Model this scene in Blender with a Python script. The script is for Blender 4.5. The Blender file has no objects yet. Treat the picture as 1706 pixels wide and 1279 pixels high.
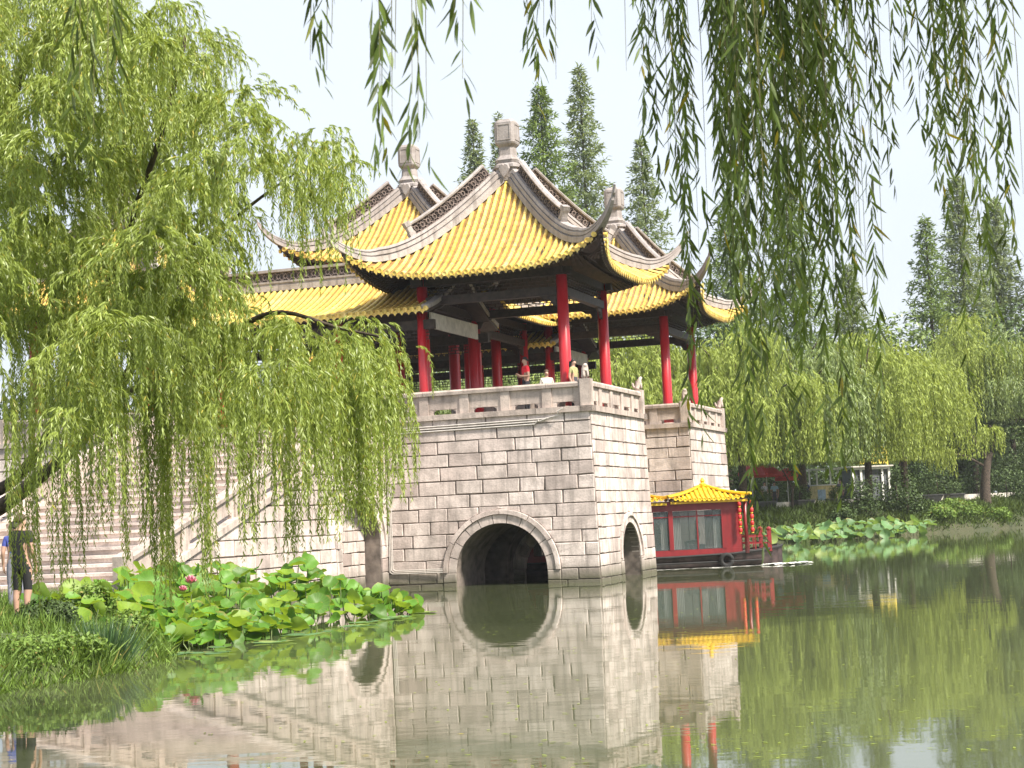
import bpy, bmesh, math
import numpy as np
from mathutils import Vector, Matrix, Quaternion

R = math.radians
scene = bpy.context.scene
COL = scene.collection

# ------------------------------------------------------------------ camera
FPX, PW, PH = 2900.0, 1706.0, 1279.0
PITCH = math.atan(225.0 / FPX)
ROLL = R(2.6)
EYE = Vector((0.0, 0.0, 2.0))
_f = Vector((0, math.cos(PITCH), math.sin(PITCH)))
_u0 = Vector((0, -math.sin(PITCH), math.cos(PITCH)))
_r0 = Vector((1, 0, 0))
CU = _u0 * math.cos(ROLL) + _r0 * math.sin(ROLL)
CR = _r0 * math.cos(ROLL) - _u0 * math.sin(ROLL)
cam_d = bpy.data.cameras.new('camera')
cam = bpy.data.objects.new('camera', cam_d)
COL.objects.link(cam)
cam.matrix_world = Matrix(((CR.x, CU.x, -_f.x, EYE.x), (CR.y, CU.y, -_f.y, EYE.y), (CR.z, CU.z, -_f.z, EYE.z), (0, 0, 0, 1)))
cam_d.sensor_width = 36.0
cam_d.lens = FPX / PW * 36.0
cam_d.clip_start = 0.1
cam_d.clip_end = 6000
cam_d.dof.use_dof = True
cam_d.dof.focus_distance = 56
cam_d.dof.aperture_fstop = 18
scene.camera = cam

# ------------------------------------------------------------------ sky and sun
SUN_AZ = Vector((0.75, -0.66, 0)).normalized()
SUN_EL = R(50)
TOSUN = Vector((SUN_AZ.x * math.cos(SUN_EL), SUN_AZ.y * math.cos(SUN_EL), math.sin(SUN_EL)))
world = bpy.data.worlds.new('World')
scene.world = world
world.use_nodes = True
wn = world.node_tree
wn.nodes.clear()
w_out = wn.nodes.new('ShaderNodeOutputWorld')
w_bg = wn.nodes.new('ShaderNodeBackground')
w_sky = wn.nodes.new('ShaderNodeTexSky')
w_sky.sky_type = 'NISHITA'
w_sky.sun_disc = False
w_sky.sun_elevation = SUN_EL
w_sky.sun_rotation = math.atan2(SUN_AZ.x, SUN_AZ.y)
w_sky.air_density = 1.2
w_sky.dust_density = 4.0
w_sky.ozone_density = 1.0
# thin bright overcast in front of the blue
w_geo = wn.nodes.new('ShaderNodeTexCoord')
w_noise = wn.nodes.new('ShaderNodeTexNoise')
w_noise.inputs['Scale'].default_value = 1.6
w_noise.inputs['Detail'].default_value = 4
w_map = wn.nodes.new('ShaderNodeMapping')
w_map.inputs['Scale'].default_value = (1, 1, 2.2)
w_ramp = wn.nodes.new('ShaderNodeMapRange')
w_ramp.inputs['From Min'].default_value = 0.35
w_ramp.inputs['From Max'].default_value = 0.65
w_ramp.inputs['To Min'].default_value = 0.66
w_ramp.inputs['To Max'].default_value = 0.84
w_mix = wn.nodes.new('ShaderNodeMixRGB')
w_mix.inputs['Color2'].default_value = (6.5, 7.0, 7.75, 1)
wn.links.new(w_geo.outputs['Generated'], w_map.inputs['Vector'])
wn.links.new(w_map.outputs['Vector'], w_noise.inputs['Vector'])
wn.links.new(w_noise.outputs['Fac'], w_ramp.inputs['Value'])
wn.links.new(w_ramp.outputs['Result'], w_mix.inputs['Fac'])
wn.links.new(w_sky.outputs['Color'], w_mix.inputs['Color1'])
wn.links.new(w_mix.outputs['Color'], w_bg.inputs['Color'])
w_bg.inputs['Strength'].default_value = 0.083
wn.links.new(w_bg.outputs['Background'], w_out.inputs['Surface'])

sun_d = bpy.data.lights.new('sun', 'SUN')
sun_d.energy = 4.9
sun_d.angle = R(7)
sun_d.color = (1.0, 0.925, 0.81)
sun = bpy.data.objects.new('sun', sun_d)
COL.objects.link(sun)
sun.rotation_euler = TOSUN.to_track_quat('Z', 'Y').to_euler()
sun.location = (40, -30, 60)

scene.view_settings.view_transform = 'Standard'
scene.view_settings.look = 'None'
scene.view_settings.exposure = 0.95
scene.view_settings.gamma = 1.0
scene.view_settings.use_curve_mapping = False
scene.render.engine = 'CYCLES'
scene.cycles.max_bounces = 6
scene.cycles.diffuse_bounces = 3
scene.cycles.glossy_bounces = 3
scene.cycles.transmission_bounces = 3
scene.cycles.transparent_max_bounces = 6
scene.cycles.caustics_reflective = False
scene.cycles.caustics_refractive = False
scene.cycles.use_denoising = True


def at(px, py, Y):
    """a point of the place seen at a pixel of the 1706 x 1279 photograph, Y metres ahead"""
    d = _f + CR * ((px - PW / 2) / FPX) + CU * ((PH / 2 - py) / FPX)
    return EYE + d * (Y / d.y)


# ------------------------------------------------------------------ helpers
class MB:
    def __init__(self):
        self.v, self.f, self.m = [], [], []

    def quad_strip_ring(self, rings, closed=True, caps=True, mi=0):
        """rings: list of lists of points with the same count"""
        base = len(self.v)
        n = len(rings[0])
        for r in rings:
            self.v.extend([tuple(p) for p in r])
        for i in range(len(rings) - 1):
            for j in range(n if closed else n - 1):
                a = base + i * n + j
                b = base + i * n + (j + 1) % n
                self.f.append((a, b, b + n, a + n)); self.m.append(mi)
        if caps and closed:
            self.f.append(tuple(base + j for j in reversed(range(n)))); self.m.append(mi)
            o = base + (len(rings) - 1) * n
            self.f.append(tuple(o + j for j in range(n))); self.m.append(mi)

    def poly(self, pts, mi=0):
        b = len(self.v)
        self.v.extend([tuple(p) for p in pts])
        self.f.append(tuple(range(b, b + len(pts)))); self.m.append(mi)

    def box(self, x0, x1, y0, y1, z0, z1, fr=None, mi=0):
        P = [(x0, y0, z0), (x1, y0, z0), (x1, y1, z0), (x0, y1, z0), (x0, y0, z1), (x1, y0, z1), (x1, y1, z1), (x0, y1, z1)]
        if fr:
            P = [tuple(fr(*p)) for p in P]
        b = len(self.v)
        self.v.extend(P)
        for q in ((3, 2, 1, 0), (4, 5, 6, 7), (0, 1, 5, 4), (1, 2, 6, 5), (2, 3, 7, 6), (3, 0, 4, 7)):
            self.f.append(tuple(b + i for i in q)); self.m.append(mi)

    def bar(self, p, q, w, h=None, mi=0):
        p, q = Vector(p), Vector(q)
        h = w if h is None else h
        t = (q - p).normalized()
        up = Vector((0, 0, 1)) if abs(t.z) < 0.95 else Vector((0, 1, 0))
        s = t.cross(up).normalized() * (w / 2)
        u = s.cross(t).normalized() * (h / 2)
        self.quad_strip_ring([[p - s - u, p + s - u, p + s + u, p - s + u], [q - s - u, q + s - u, q + s + u, q - s + u]], mi=mi)

    def tube(self, pts, rad, n=8, mi=0, caps=True):
        pts = [Vector(p) for p in pts]
        if not hasattr(rad, '__len__'):
            rad = [rad] * len(pts)
        rings = []
        ref = None
        for i, p in enumerate(pts):
            t = (pts[min(i + 1, len(pts) - 1)] - pts[max(i - 1, 0)]).normalized()
            if ref is None:
                ref = Vector((1, 0, 0)) if abs(t.x) < 0.8 else Vector((0, 1, 0))
            a = (ref - t * ref.dot(t)).normalized()
            ref = a
            b = t.cross(a)
            rings.append([p + (a * math.cos(2 * math.pi * k / n) + b * math.sin(2 * math.pi * k / n)) * rad[i] for k in range(n)])
        self.quad_strip_ring(rings, caps=caps, mi=mi)

    def lathe(self, prof, n=12, c=(0, 0), mi=0, squash=None, rot=0.0):
        rings = []
        for r, z in prof:
            ring = []
            for k in range(n):
                a = rot + 2 * math.pi * k / n
                ring.append((c[0] + r * math.cos(a), c[1] + r * math.sin(a), z))
            rings.append(ring)
        self.quad_strip_ring(rings, mi=mi)

    def mesh(self, name, mats, smooth=False):
        me = bpy.data.meshes.new(name)
        me.from_pydata(self.v, [], self.f)
        if not isinstance(mats, (list, tuple)):
            mats = [mats]
        for m in mats:
            me.materials.append(m)
        if len(mats) > 1:
            me.polygons.foreach_set('material_index', self.m)
        if smooth:
            me.polygons.foreach_set('use_smooth', [True] * len(me.polygons))
        me.update()
        return me

    def build(self, name, mats, parent=None, smooth=False, loc=None, rot=None):
        return put(name, self.mesh(name, mats, smooth), parent, loc, rot)


def put(name, me, parent=None, loc=None, rot=None, mat=None):
    o = bpy.data.objects.new(name, me)
    COL.objects.link(o)
    if parent:
        o.parent = parent
    if mat is not None:
        o.matrix_local = mat
    if loc is not None:
        o.location = loc
    if rot is not None:
        o.rotation_euler = rot
    return o


def tag(o, label=None, cat=None, group=None, kind=None):
    if label: o['label'] = label
    if cat: o['category'] = cat
    if group: o['group'] = group
    if kind: o['kind'] = kind
    return o


def thing(name, loc, rz=0.0, label=None, cat=None, group=None):
    o = bpy.data.objects.new(name, None)
    o.empty_display_size = 0.3
    COL.objects.link(o)
    o.location = loc
    o.rotation_euler = (0, 0, rz)
    return tag(o, label, cat, group)


def copy_tree(o, parent=None):
    c = o.copy()
    COL.objects.link(c)
    c.parent = parent
    for ch in list(o.children):
        copy_tree(ch, c)
    return c


def quads_mesh(name, P, mats, normals_up=False):
    """P: (n, k, 3) array of separate k-gons -> one mesh"""
    n, k, _ = P.shape
    me = bpy.data.meshes.new(name)
    me.vertices.add(n * k)
    me.vertices.foreach_set('co', P.reshape(-1).astype(np.float32))
    me.loops.add(n * k)
    me.loops.foreach_set('vertex_index', np.arange(n * k, dtype=np.int32))
    me.polygons.add(n)
    me.polygons.foreach_set('loop_start', np.arange(0, n * k, k, dtype=np.int32))
    me.polygons.foreach_set('loop_total', np.full(n, k, dtype=np.int32))
    for m in (mats if isinstance(mats, (list, tuple)) else [mats]):
        me.materials.append(m)
    me.update(calc_edges=True)
    return me


def instanced_mesh(name, verts, faces, M, mat):
    """verts (k,3), faces list, M (n,3,4) transforms -> one mesh of n copies"""
    verts = np.asarray(verts, dtype=np.float64)
    k = len(verts)
    n = len(M)
    W = np.einsum('nij,kj->nki', M[:, :, :3], verts) + M[:, None, :, 3]
    me = bpy.data.meshes.new(name)
    me.vertices.add(n * k)
    me.vertices.foreach_set('co', W.reshape(-1).astype(np.float32))
    fl = np.concatenate([np.asarray(f) for f in faces])
    fs = np.asarray([len(f) for f in faces])
    st = np.concatenate([[0], np.cumsum(fs)[:-1]])
    L = len(fl)
    me.loops.add(n * L)
    me.loops.foreach_set('vertex_index', (fl[None, :] + (np.arange(n) * k)[:, None]).reshape(-1).astype(np.int32))
    me.polygons.add(n * len(fs))
    me.polygons.foreach_set('loop_start', (st[None, :] + (np.arange(n) * L)[:, None]).reshape(-1).astype(np.int32))
    me.polygons.foreach_set('loop_total', np.tile(fs, n).astype(np.int32))
    me.materials.append(mat)
    me.update(calc_edges=True)
    return me


# ------------------------------------------------------------------ materials
class NT:
    def __init__(self, name):
        self.m = bpy.data.materials.new(name)
        self.m.use_nodes = True
        self.t = self.m.node_tree
        self.b = self.t.nodes['Principled BSDF']
        self.o = self.t.nodes['Material Output']

    def n(self, typ, **kw):
        x = self.t.nodes.new(typ)
        for k, v in kw.items():
            if k.startswith('i_'):
                x.inputs[k[2:].replace('_', ' ')].default_value = v
            else:
                setattr(x, k, v)
        return x

    def l(self, a, b):
        self.t.links.new(a, b)

    def coord(self, scale=(1, 1, 1), which='Object'):
        c = self.n('ShaderNodeTexCoord')
        m = self.n('ShaderNodeMapping')
        m.inputs['Scale'].default_value = scale
        self.l(c.outputs[which], m.inputs['Vector'])
        return m.outputs['Vector']

    def noise(self, vec, scale, detail=4, rough=0.55):
        x = self.n('ShaderNodeTexNoise')
        x.inputs['Scale'].default_value = scale
        x.inputs['Detail'].default_value = detail
        x.inputs['Roughness'].default_value = rough
        self.l(vec, x.inputs['Vector'])
        return x.outputs['Fac']

    def ramp(self, fac, stops):
        r = self.n('ShaderNodeValToRGB')
        e = r.color_ramp.elements
        while len(e) > 1:
            e.remove(e[-1])
        e[0].position = stops[0][0]; e[0].color = (*stops[0][1], 1)
        for p, c in stops[1:]:
            x = e.new(p); x.color = (*c, 1)
        self.l(fac, r.inputs['Fac'])
        return r.outputs['Color']

    def mix(self, fac, a, b, typ='MIX'):
        x = self.n('ShaderNodeMixRGB', blend_type=typ)
        for s, v in (('Fac', fac), ('Color1', a), ('Color2', b)):
            if hasattr(v, 'is_linked') or hasattr(v, 'links'):
                self.l(v, x.inputs[s])
            else:
                x.inputs[s].default_value = v if s == 'Fac' else (*v, 1)
        return x.outputs['Color']

    def math(self, op, a, b=None):
        x = self.n('ShaderNodeMath', operation=op)
        for i, v in enumerate((a, b)):
            if v is None:
                continue
            if hasattr(v, 'links'):
                self.l(v, x.inputs[i])
            else:
                x.inputs[i].default_value = v
        return x.outputs[0]

    def rnd(self):
        """per-object plus per-island random value"""
        a = self.n('ShaderNodeObjectInfo').outputs['Random']
        b = self.n('ShaderNodeNewGeometry').outputs['Random Per Island']
        return self.math('FRACT', self.math('ADD', a, b))

    def bump(self, h, strength=0.3, dist=0.02):
        x = self.n('ShaderNodeBump')
        x.inputs['Strength'].default_value = strength
        x.inputs['Distance'].default_value = dist
        self.l(h, x.inputs['Height'])
        self.l(x.outputs['Normal'], self.b.inputs['Normal'])

    def col(self, c):
        if hasattr(c, 'links'):
            self.l(c, self.b.inputs['Base Color'])
        else:
            self.b.inputs['Base Color'].default_value = (*c, 1)

    def rough(self, r):
        if hasattr(r, 'links'):
            self.l(r, self.b.inputs['Roughness'])
        else:
            self.b.inputs['Roughness'].default_value = r


def simple(name, c, rough=0.7, var=0.15, scale=6.0, bump=0.0, spec=0.5, rnd=0.0):
    t = NT(name)
    v = t.coord()
    nz = t.noise(v, scale)
    c2 = tuple(x * (1 - var * 2) for x in c)
    c3 = tuple(min(1, x * (1 + var)) for x in c)
    k = t.ramp(nz, [(0.3, c2), (0.7, c3)])
    if rnd:
        r = t.rnd()
        k = t.mix(1.0, k, t.ramp(r, [(0, (1 - rnd,) * 3), (1, (1, 1, 1))]), 'MULTIPLY')
    t.col(k)
    t.rough(rough)
    t.b.inputs['Specular IOR Level'].default_value = spec
    if bump:
        t.bump(nz, bump, 0.02)
    return t.m


def stone_mat(name, tones, streak=0.35, wet=True):
    t = NT(name)
    v = t.coord()
    r = t.rnd()
    base = t.ramp(r, [(i / (len(tones) - 1), c) for i, c in enumerate(tones)])
    n1 = t.noise(v, 2.3, 6)
    n2 = t.noise(v, 19.0, 5)
    st = t.noise(t.coord((5.0, 5.0, 0.55)), 1.3, 5)
    n0 = t.noise(v, 0.55, 5)
    base = t.mix(t.ramp(n0, [(0.50, (0, 0, 0)), (0.68, (0.50,) * 3)]), base, (0.27, 0.215, 0.195))
    base = t.mix(t.ramp(n1, [(0.42, (0, 0, 0)), (0.70, (0.62,) * 3)]), base, (0.24, 0.205, 0.185))
    base = t.mix(t.ramp(st, [(0.5, (0, 0, 0)), (0.72, (streak,) * 3)]), base, (0.115, 0.10, 0.09))
    base = t.mix(t.ramp(n2, [(0.35, (0.20,) * 3), (0.55, (0, 0, 0))]), base, (0.16, 0.14, 0.125))
    if wet:   # damp, algae-stained foot of the wall just above the lake
        z = t.n('ShaderNodeSeparateXYZ')
        g = t.n('ShaderNodeNewGeometry')
        t.l(g.outputs['Position'], z.inputs[0])
        h = t.math('ADD', z.outputs['Z'], t.math('MULTIPLY', n1, 0.35))
        base = t.mix(t.ramp(h, [(0.32, (0.9,) * 3), (0.48, (0.6,) * 3), (0.85, (0, 0, 0))]), base, (0.085, 0.085, 0.05))
    t.col(base)
    t.rough(0.82)
    t.b.inputs['Specular IOR Level'].default_value = 0.3
    hh = t.math('ADD', n2, t.math('MULTIPLY', n1, 1.5))
    t.bump(hh, 0.55, 0.02)
    return t.m


M = {}
M['stone'] = stone_mat('stone', [(0.40, 0.325, 0.30), (0.71, 0.615, 0.57), (0.60, 0.505, 0.465), (0.76, 0.665, 0.62), (0.56, 0.485, 0.445), (0.70, 0.60, 0.555)], streak=0.45)
M['rail_stone'] = stone_mat('rail_stone', [(0.52, 0.43, 0.38), (0.60, 0.51, 0.455), (0.47, 0.39, 0.345)], streak=0.5, wet=False)
M['step_stone'] = stone_mat('step_stone', [(0.70, 0.60, 0.54), (0.80, 0.70, 0.64), (0.64, 0.54, 0.49)], streak=0.15, wet=False)
M['core'] = simple('core_masonry', (0.20, 0.165, 0.142), 0.9, 0.3, 3, 0.5)
M['plaster'] = stone_mat('ridge_plaster', [(0.36, 0.325, 0.315), (0.44, 0.40, 0.385), (0.32, 0.29, 0.285)], streak=0.6, wet=False)
M['lattice'] = simple('ridge_openwork', (0.26, 0.20, 0.175), 0.85, 0.4, 20, 0.3, rnd=0.3)
M['lattice_back'] = simple('openwork_hole_shade', (0.06, 0.045, 0.04), 0.9, 0.3, 10)  # dark plate colour, stands in for the shade seen through the openwork


def tile_mat(name, c, dark, rough):
    t = NT(name)
    v = t.coord()
    r = t.rnd()
    k = t.ramp(r, [(0, tuple(x * 0.66 for x in c)), (0.25, (c[0] * 0.95, c[1] * 0.84, c[2])), (0.5, c), (0.8, (c[0] * 1.04, c[1] * 1.08, c[2] * 1.7)), (1, tuple(min(1, x * 1.1) for x in c))])
    sn = t.n('ShaderNodeVectorMath', operation='SNAP')
    sn.inputs[1].default_value = (0.235, 0.235, 0.16)
    t.l(v, sn.inputs[0])
    wn_ = t.n('ShaderNodeTexWhiteNoise')
    t.l(sn.outputs[0], wn_.inputs['Vector'])
    k = t.mix(1.0, k, t.ramp(wn_.outputs['Value'], [(0, (0.66, 0.60, 0.6)), (0.2, (0.9, 0.88, 0.9)), (0.75, (1, 1, 1)), (1, (1.06, 1.08, 1.5))]), 'MULTIPLY')
    n1 = t.noise(v, 1.7, 5)
    n2 = t.noise(v, 14, 4)
    k = t.mix(t.ramp(n1, [(0.42, (0, 0, 0)), (0.70, (0.6,) * 3)]), k, dark)
    k = t.mix(t.ramp(n2, [(0.55, (0, 0, 0)), (0.75, (0.45,) * 3)]), k, tuple(x * 0.7 for x in dark))
    t.col(k)
    t.rough(rough)
    t.bump(n2, 0.2, 0.01)
    return t.m


M['tile'] = tile_mat('glazed_tile', (0.80, 0.60, 0.12), (0.50, 0.34, 0.085), 0.45)
M['pan'] = tile_mat('pan_tile', (0.34, 0.205, 0.05), (0.18, 0.11, 0.045), 0.55)
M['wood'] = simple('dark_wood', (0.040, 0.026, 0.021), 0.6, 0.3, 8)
M['rafter'] = simple('rafter_end', (0.20, 0.16, 0.14), 0.7, 0.3, 9)


def red_paint(name, c, rough):
    t = NT(name)
    v = t.coord((1, 1, 0.25))
    n = t.noise(v, 5, 5)
    k = t.ramp(n, [(0.3, tuple(x * 0.72 for x in c)), (0.6, c), (0.8, tuple(min(1, x * 1.15 + 0.01) for x in c))])
    t.col(k)
    t.rough(rough)
    t.b.inputs['Coat Weight'].default_value = 0.25
    t.b.inputs['Coat Roughness'].default_value = 0.2
    return t.m


M['red'] = red_paint('red_lacquer', (0.56, 0.018, 0.028), 0.36)
M['boat_red'] = red_paint('boat_red', (0.25, 0.017, 0.020), 0.4)
M['white_board'] = simple('white_board', (0.62, 0.58, 0.52), 0.8, 0.12, 5)
M['hull'] = simple('hull_paint', (0.055, 0.035, 0.033), 0.5, 0.4, 4, 0.1)
M['rubber'] = simple('rubber', (0.02, 0.02, 0.02), 0.8, 0.2)
M['pipe'] = simple('conduit', (0.58, 0.54, 0.50), 0.5, 0.1)
M['boat_yellow'] = tile_mat('boat_roof', (0.86, 0.60, 0.03), (0.6, 0.38, 0.03), 0.4)
M['gold'] = simple('gold_fringe', (0.75, 0.5, 0.06), 0.5)
M['white'] = simple('white_paint', (0.78, 0.77, 0.74), 0.6, 0.06)
M['bark'] = simple('bark', (0.085, 0.062, 0.045), 0.9, 0.4, 12, 0.8)
M['twig'] = simple('twig', (0.16, 0.155, 0.06), 0.8, 0.2)
M['soil'] = simple('soil', (0.10, 0.085, 0.05), 0.95, 0.3, 2.5, 0.6)
M['paving'] = simple('paving', (0.50, 0.47, 0.43), 0.85, 0.12, 4)

g = NT('window_glass')
g.col((0.10, 0.13, 0.13)); g.rough(0.04)
g.b.inputs['Alpha'].default_value = 0.42
g.b.inputs['Specular IOR Level'].default_value = 0.9
M['glass'] = g.m


def leaf_mat(name, stops, trans=0.35, gloss=0.10, rough=0.45):
    t = NT(name)
    r = t.rnd()
    c = t.ramp(r, stops)
    d = t.n('ShaderNodeBsdfDiffuse')
    tr = t.n('ShaderNodeBsdfTranslucent')
    gl = t.n('ShaderNodeBsdfGlossy')
    gl.inputs['Roughness'].default_value = rough
    gl.inputs['Color'].default_value = (0.9, 0.95, 0.9, 1)
    t.l(c, d.inputs['Color'])
    warm = t.mix(1.0, c, (1.25, 1.15, 0.6), 'MULTIPLY')
    t.l(warm, tr.inputs['Color'])
    m1 = t.n('ShaderNodeMixShader'); m1.inputs[0].default_value = trans
    t.l(d.outputs[0], m1.inputs[1]); t.l(tr.outputs[0], m1.inputs[2])
    m2 = t.n('ShaderNodeMixShader'); m2.inputs[0].default_value = gloss
    t.l(m1.outputs[0], m2.inputs[1]); t.l(gl.outputs[0], m2.inputs[2])
    t.l(m2.outputs[0], t.o.inputs['Surface'])
    return t.m


def tones(c, lo=0.6, hi=1.25, odd=None):
    s = [(0.0, tuple(x * lo for x in c)), (0.45, c), (0.965 if odd else 1.0, tuple(x * hi for x in c))]
    if odd:
        s.append((0.985, odd))
    return s


M['willow_leaf'] = leaf_mat('willow_leaf', tones((0.30, 0.378, 0.082), 0.62, 1.22, (0.50, 0.42, 0.07)), 0.42, 0.035)
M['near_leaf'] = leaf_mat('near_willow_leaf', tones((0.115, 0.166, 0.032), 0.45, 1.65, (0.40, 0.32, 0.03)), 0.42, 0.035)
M['far_willow'] = leaf_mat('far_willow_leaf', tones((0.31, 0.38, 0.085), 0.6, 1.25), 0.38, 0.02, 0.6)
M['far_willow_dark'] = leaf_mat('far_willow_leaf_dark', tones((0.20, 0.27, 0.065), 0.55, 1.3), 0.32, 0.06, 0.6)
M['conifer'] = leaf_mat('redwood_spray', tones((0.175, 0.250, 0.075), 0.6, 1.3), 0.35, 0.02, 0.6)
M['conifer_pale'] = leaf_mat('redwood_spray_pale', tones((0.225, 0.285, 0.140), 0.65, 1.25), 0.35, 0.02, 0.6)  # paler mix, puts distance haze into the colour of the right-edge redwoods
M['broadleaf'] = leaf_mat('broad_leaf', tones((0.085, 0.130, 0.045), 0.5, 1.4), 0.25, 0.025, 0.6)
M['shrub'] = leaf_mat('shrub_leaf', tones((0.060, 0.095, 0.028), 0.45, 1.6), 0.25, 0.025, 0.6)
M['grass'] = leaf_mat('grass_blade', tones((0.15, 0.235, 0.045), 0.5, 1.4, (0.3, 0.25, 0.08)), 0.32, 0.02, 0.6)


M['grass_dark'] = leaf_mat('bank_weed', tones((0.085, 0.125, 0.030), 0.4, 1.6), 0.3, 0.02, 0.6)


def lotus_mat(name, c, back, veins=False):
    t = NT(name)
    r = t.rnd()
    k = t.ramp(r, [(0, tuple(x * 0.62 for x in c)), (0.5, c), (0.85, tuple(x * 1.25 for x in c)), (0.95, (c[0] * 2.0, c[1] * 1.35, c[2]))])
    v = t.coord(which='Generated')
    n = t.noise(v, 5, 4)
    if veins:
        ob = t.coord()
        sp = t.n('ShaderNodeSeparateXYZ'); t.l(ob, sp.inputs[0])
        an = t.math('ARCTAN2', sp.outputs['Y'], sp.outputs['X'])
        vv = t.math('ABSOLUTE', t.math('SINE', t.math('MULTIPLY', an, 10.0)))
        ln = t.n('ShaderNodeVectorMath', operation='LENGTH'); t.l(ob, ln.inputs[0])
        k = t.mix(t.ramp(vv, [(0.0, (0.55,) * 3), (0.22, (0, 0, 0))]), k, tuple(min(1, x * 1.9 + 0.03) for x in c))
        ed = t.math('ADD', ln.outputs['Value'], t.math('MULTIPLY', n, 0.5))
        k = t.mix(t.ramp(ed, [(1.22, (0, 0, 0)), (1.34, (0.8,) * 3)]) if False else t.ramp(t.math('MULTIPLY', ed, 0.6), [(0.74, (0, 0, 0)), (0.82, (0.75,) * 3)]), k, (0.30, 0.24, 0.06))
    k = t.mix(t.ramp(n, [(0.35, (0.3,) * 3), (0.6, (0, 0, 0))]), k, tuple(x * 0.6 for x in c))
    g_ = t.n('ShaderNodeNewGeometry')
    k = t.mix(g_.outputs['Backfacing'], k, back)
    d = t.n('ShaderNodeBsdfDiffuse'); tr = t.n('ShaderNodeBsdfTranslucent'); gl = t.n('ShaderNodeBsdfGlossy')
    gl.inputs['Roughness'].default_value = 0.5
    t.l(k, d.inputs['Color'])
    t.l(t.mix(1.0, k, (1.4, 1.3, 0.5), 'MULTIPLY'), tr.inputs['Color'])
    m1 = t.n('ShaderNodeMixShader'); m1.inputs[0].default_value = 0.38
    t.l(d.outputs[0], m1.inputs[1]); t.l(tr.outputs[0], m1.inputs[2])
    m2 = t.n('ShaderNodeMixShader'); m2.inputs[0].default_value = 0.03
    t.l(m1.outputs[0], m2.inputs[1]); t.l(gl.outputs[0], m2.inputs[2])
    t.l(m2.outputs[0], t.o.inputs['Surface'])
    return t.m


M['lotus'] = lotus_mat('lotus_leaf', (0.115, 0.255, 0.030), (0.24, 0.36, 0.06), True)
M['lotus_small'] = lotus_mat('lotus_small_leaf', (0.115, 0.255, 0.030), (0.24, 0.36, 0.06))
M['lotus_pale'] = lotus_mat('lotus_leaf_pale', (0.155, 0.29, 0.115), (0.20, 0.32, 0.14), True)
M['stem'] = simple('lotus_stem', (0.14, 0.19, 0.06), 0.7, 0.2)
M['petal'] = simple('lotus_petal', (0.72, 0.27, 0.36), 0.6, 0.1)


def water_mat():
    t = NT('lake_water')
    v = t.coord((0.55, 1.0, 1.0))
    n1 = t.noise(v, 0.9, 3, 0.5)
    n2 = t.noise(v, 5.5, 3, 0.5)
    n3 = t.noise(t.coord(), 0.06, 3)
    t.col(t.ramp(n3, [(0.35, (0.066, 0.079, 0.038)), (0.65, (0.090, 0.103, 0.052))]))
    t.rough(0.025)
    t.b.inputs['IOR'].default_value = 1.42
    h = t.math('ADD', n1, t.math('MULTIPLY', n2, 0.14))
    t.bump(h, 0.055, 0.05)
    return t.m


M['water'] = water_mat()

# skin and cloth
M['skin'] = simple('skin', (0.48, 0.29, 0.21), 0.55, 0.06)
M['hair'] = simple('hair', (0.018, 0.015, 0.014), 0.6, 0.2)
M['hair_brown'] = simple('hair_brown', (0.09, 0.055, 0.03), 0.6, 0.2)


def cloth(name, c):
    if name not in M:
        M[name] = simple(name, c, 0.85, 0.12, 14)
    return M[name]


# ================================================================== setting: water, ground, banks
def sheet(name, pts_rows, mat, kind='structure', smooth=True):
    """rows of points -> one grid"""
    mb = MB()
    n = len(pts_rows[0])
    for r in pts_rows:
        mb.v.extend([tuple(p) for p in r])
    for i in range(len(pts_rows) - 1):
        for j in range(n - 1):
            a = i * n + j
            mb.f.append((a, a + 1, a + n + 1, a + n)); mb.m.append(0)
    o = mb.build(name, mat, smooth=smooth)
    return tag(o, kind=kind)


rng = np.random.default_rng(7)
mb = MB(); mb.poly([(-3000, -300, -1.6), (3000, -300, -1.6), (3000, 5000, -1.6), (-3000, 5000, -1.6)])
tag(mb.build('ground', M['soil']), kind='structure')
mb = MB(); mb.poly([(-400, -200, 0), (400, -200, 0), (400, 400, 0), (-400, 400, 0)])
tag(mb.build('water', M['water']), kind='structure')

# far shore: shoreline, slope, promenade, land to the horizon
SHORE = [(-400, 86), (-60, 84), (-20, 86), (0, 90), (8, 95), (14, 99), (20, 102), (28, 108), (36, 116), (48, 126), (70, 140), (120, 165), (400, 260)]


def dense(pts, step):
    out = []
    for (x0, y0), (x1, y1) in zip(pts[:-1], pts[1:]):
        n = max(1, min(60, int(math.hypot(x1 - x0, y1 - y0) / step)))
        for i in range(n):
            out.append((x0 + (x1 - x0) * i / n, y0 + (y1 - y0) * i / n))
    out.append(pts[-1])
    return out


sh = dense(SHORE, 1.5)


def offset_row(pts, d, z, jit=0.0):
    r = []
    for i, (x, y) in enumerate(pts):
        a = pts[max(i - 1, 0)]; b = pts[min(i + 1, len(pts) - 1)]
        tx, ty = b[0] - a[0], b[1] - a[1]
        L = math.hypot(tx, ty)
        nx, ny = -ty / L, tx / L
        j = rng.normal() * jit
        r.append((x + nx * (d + j), y + ny * (d + j), z + rng.normal() * jit * 0.25))
    return r


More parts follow.
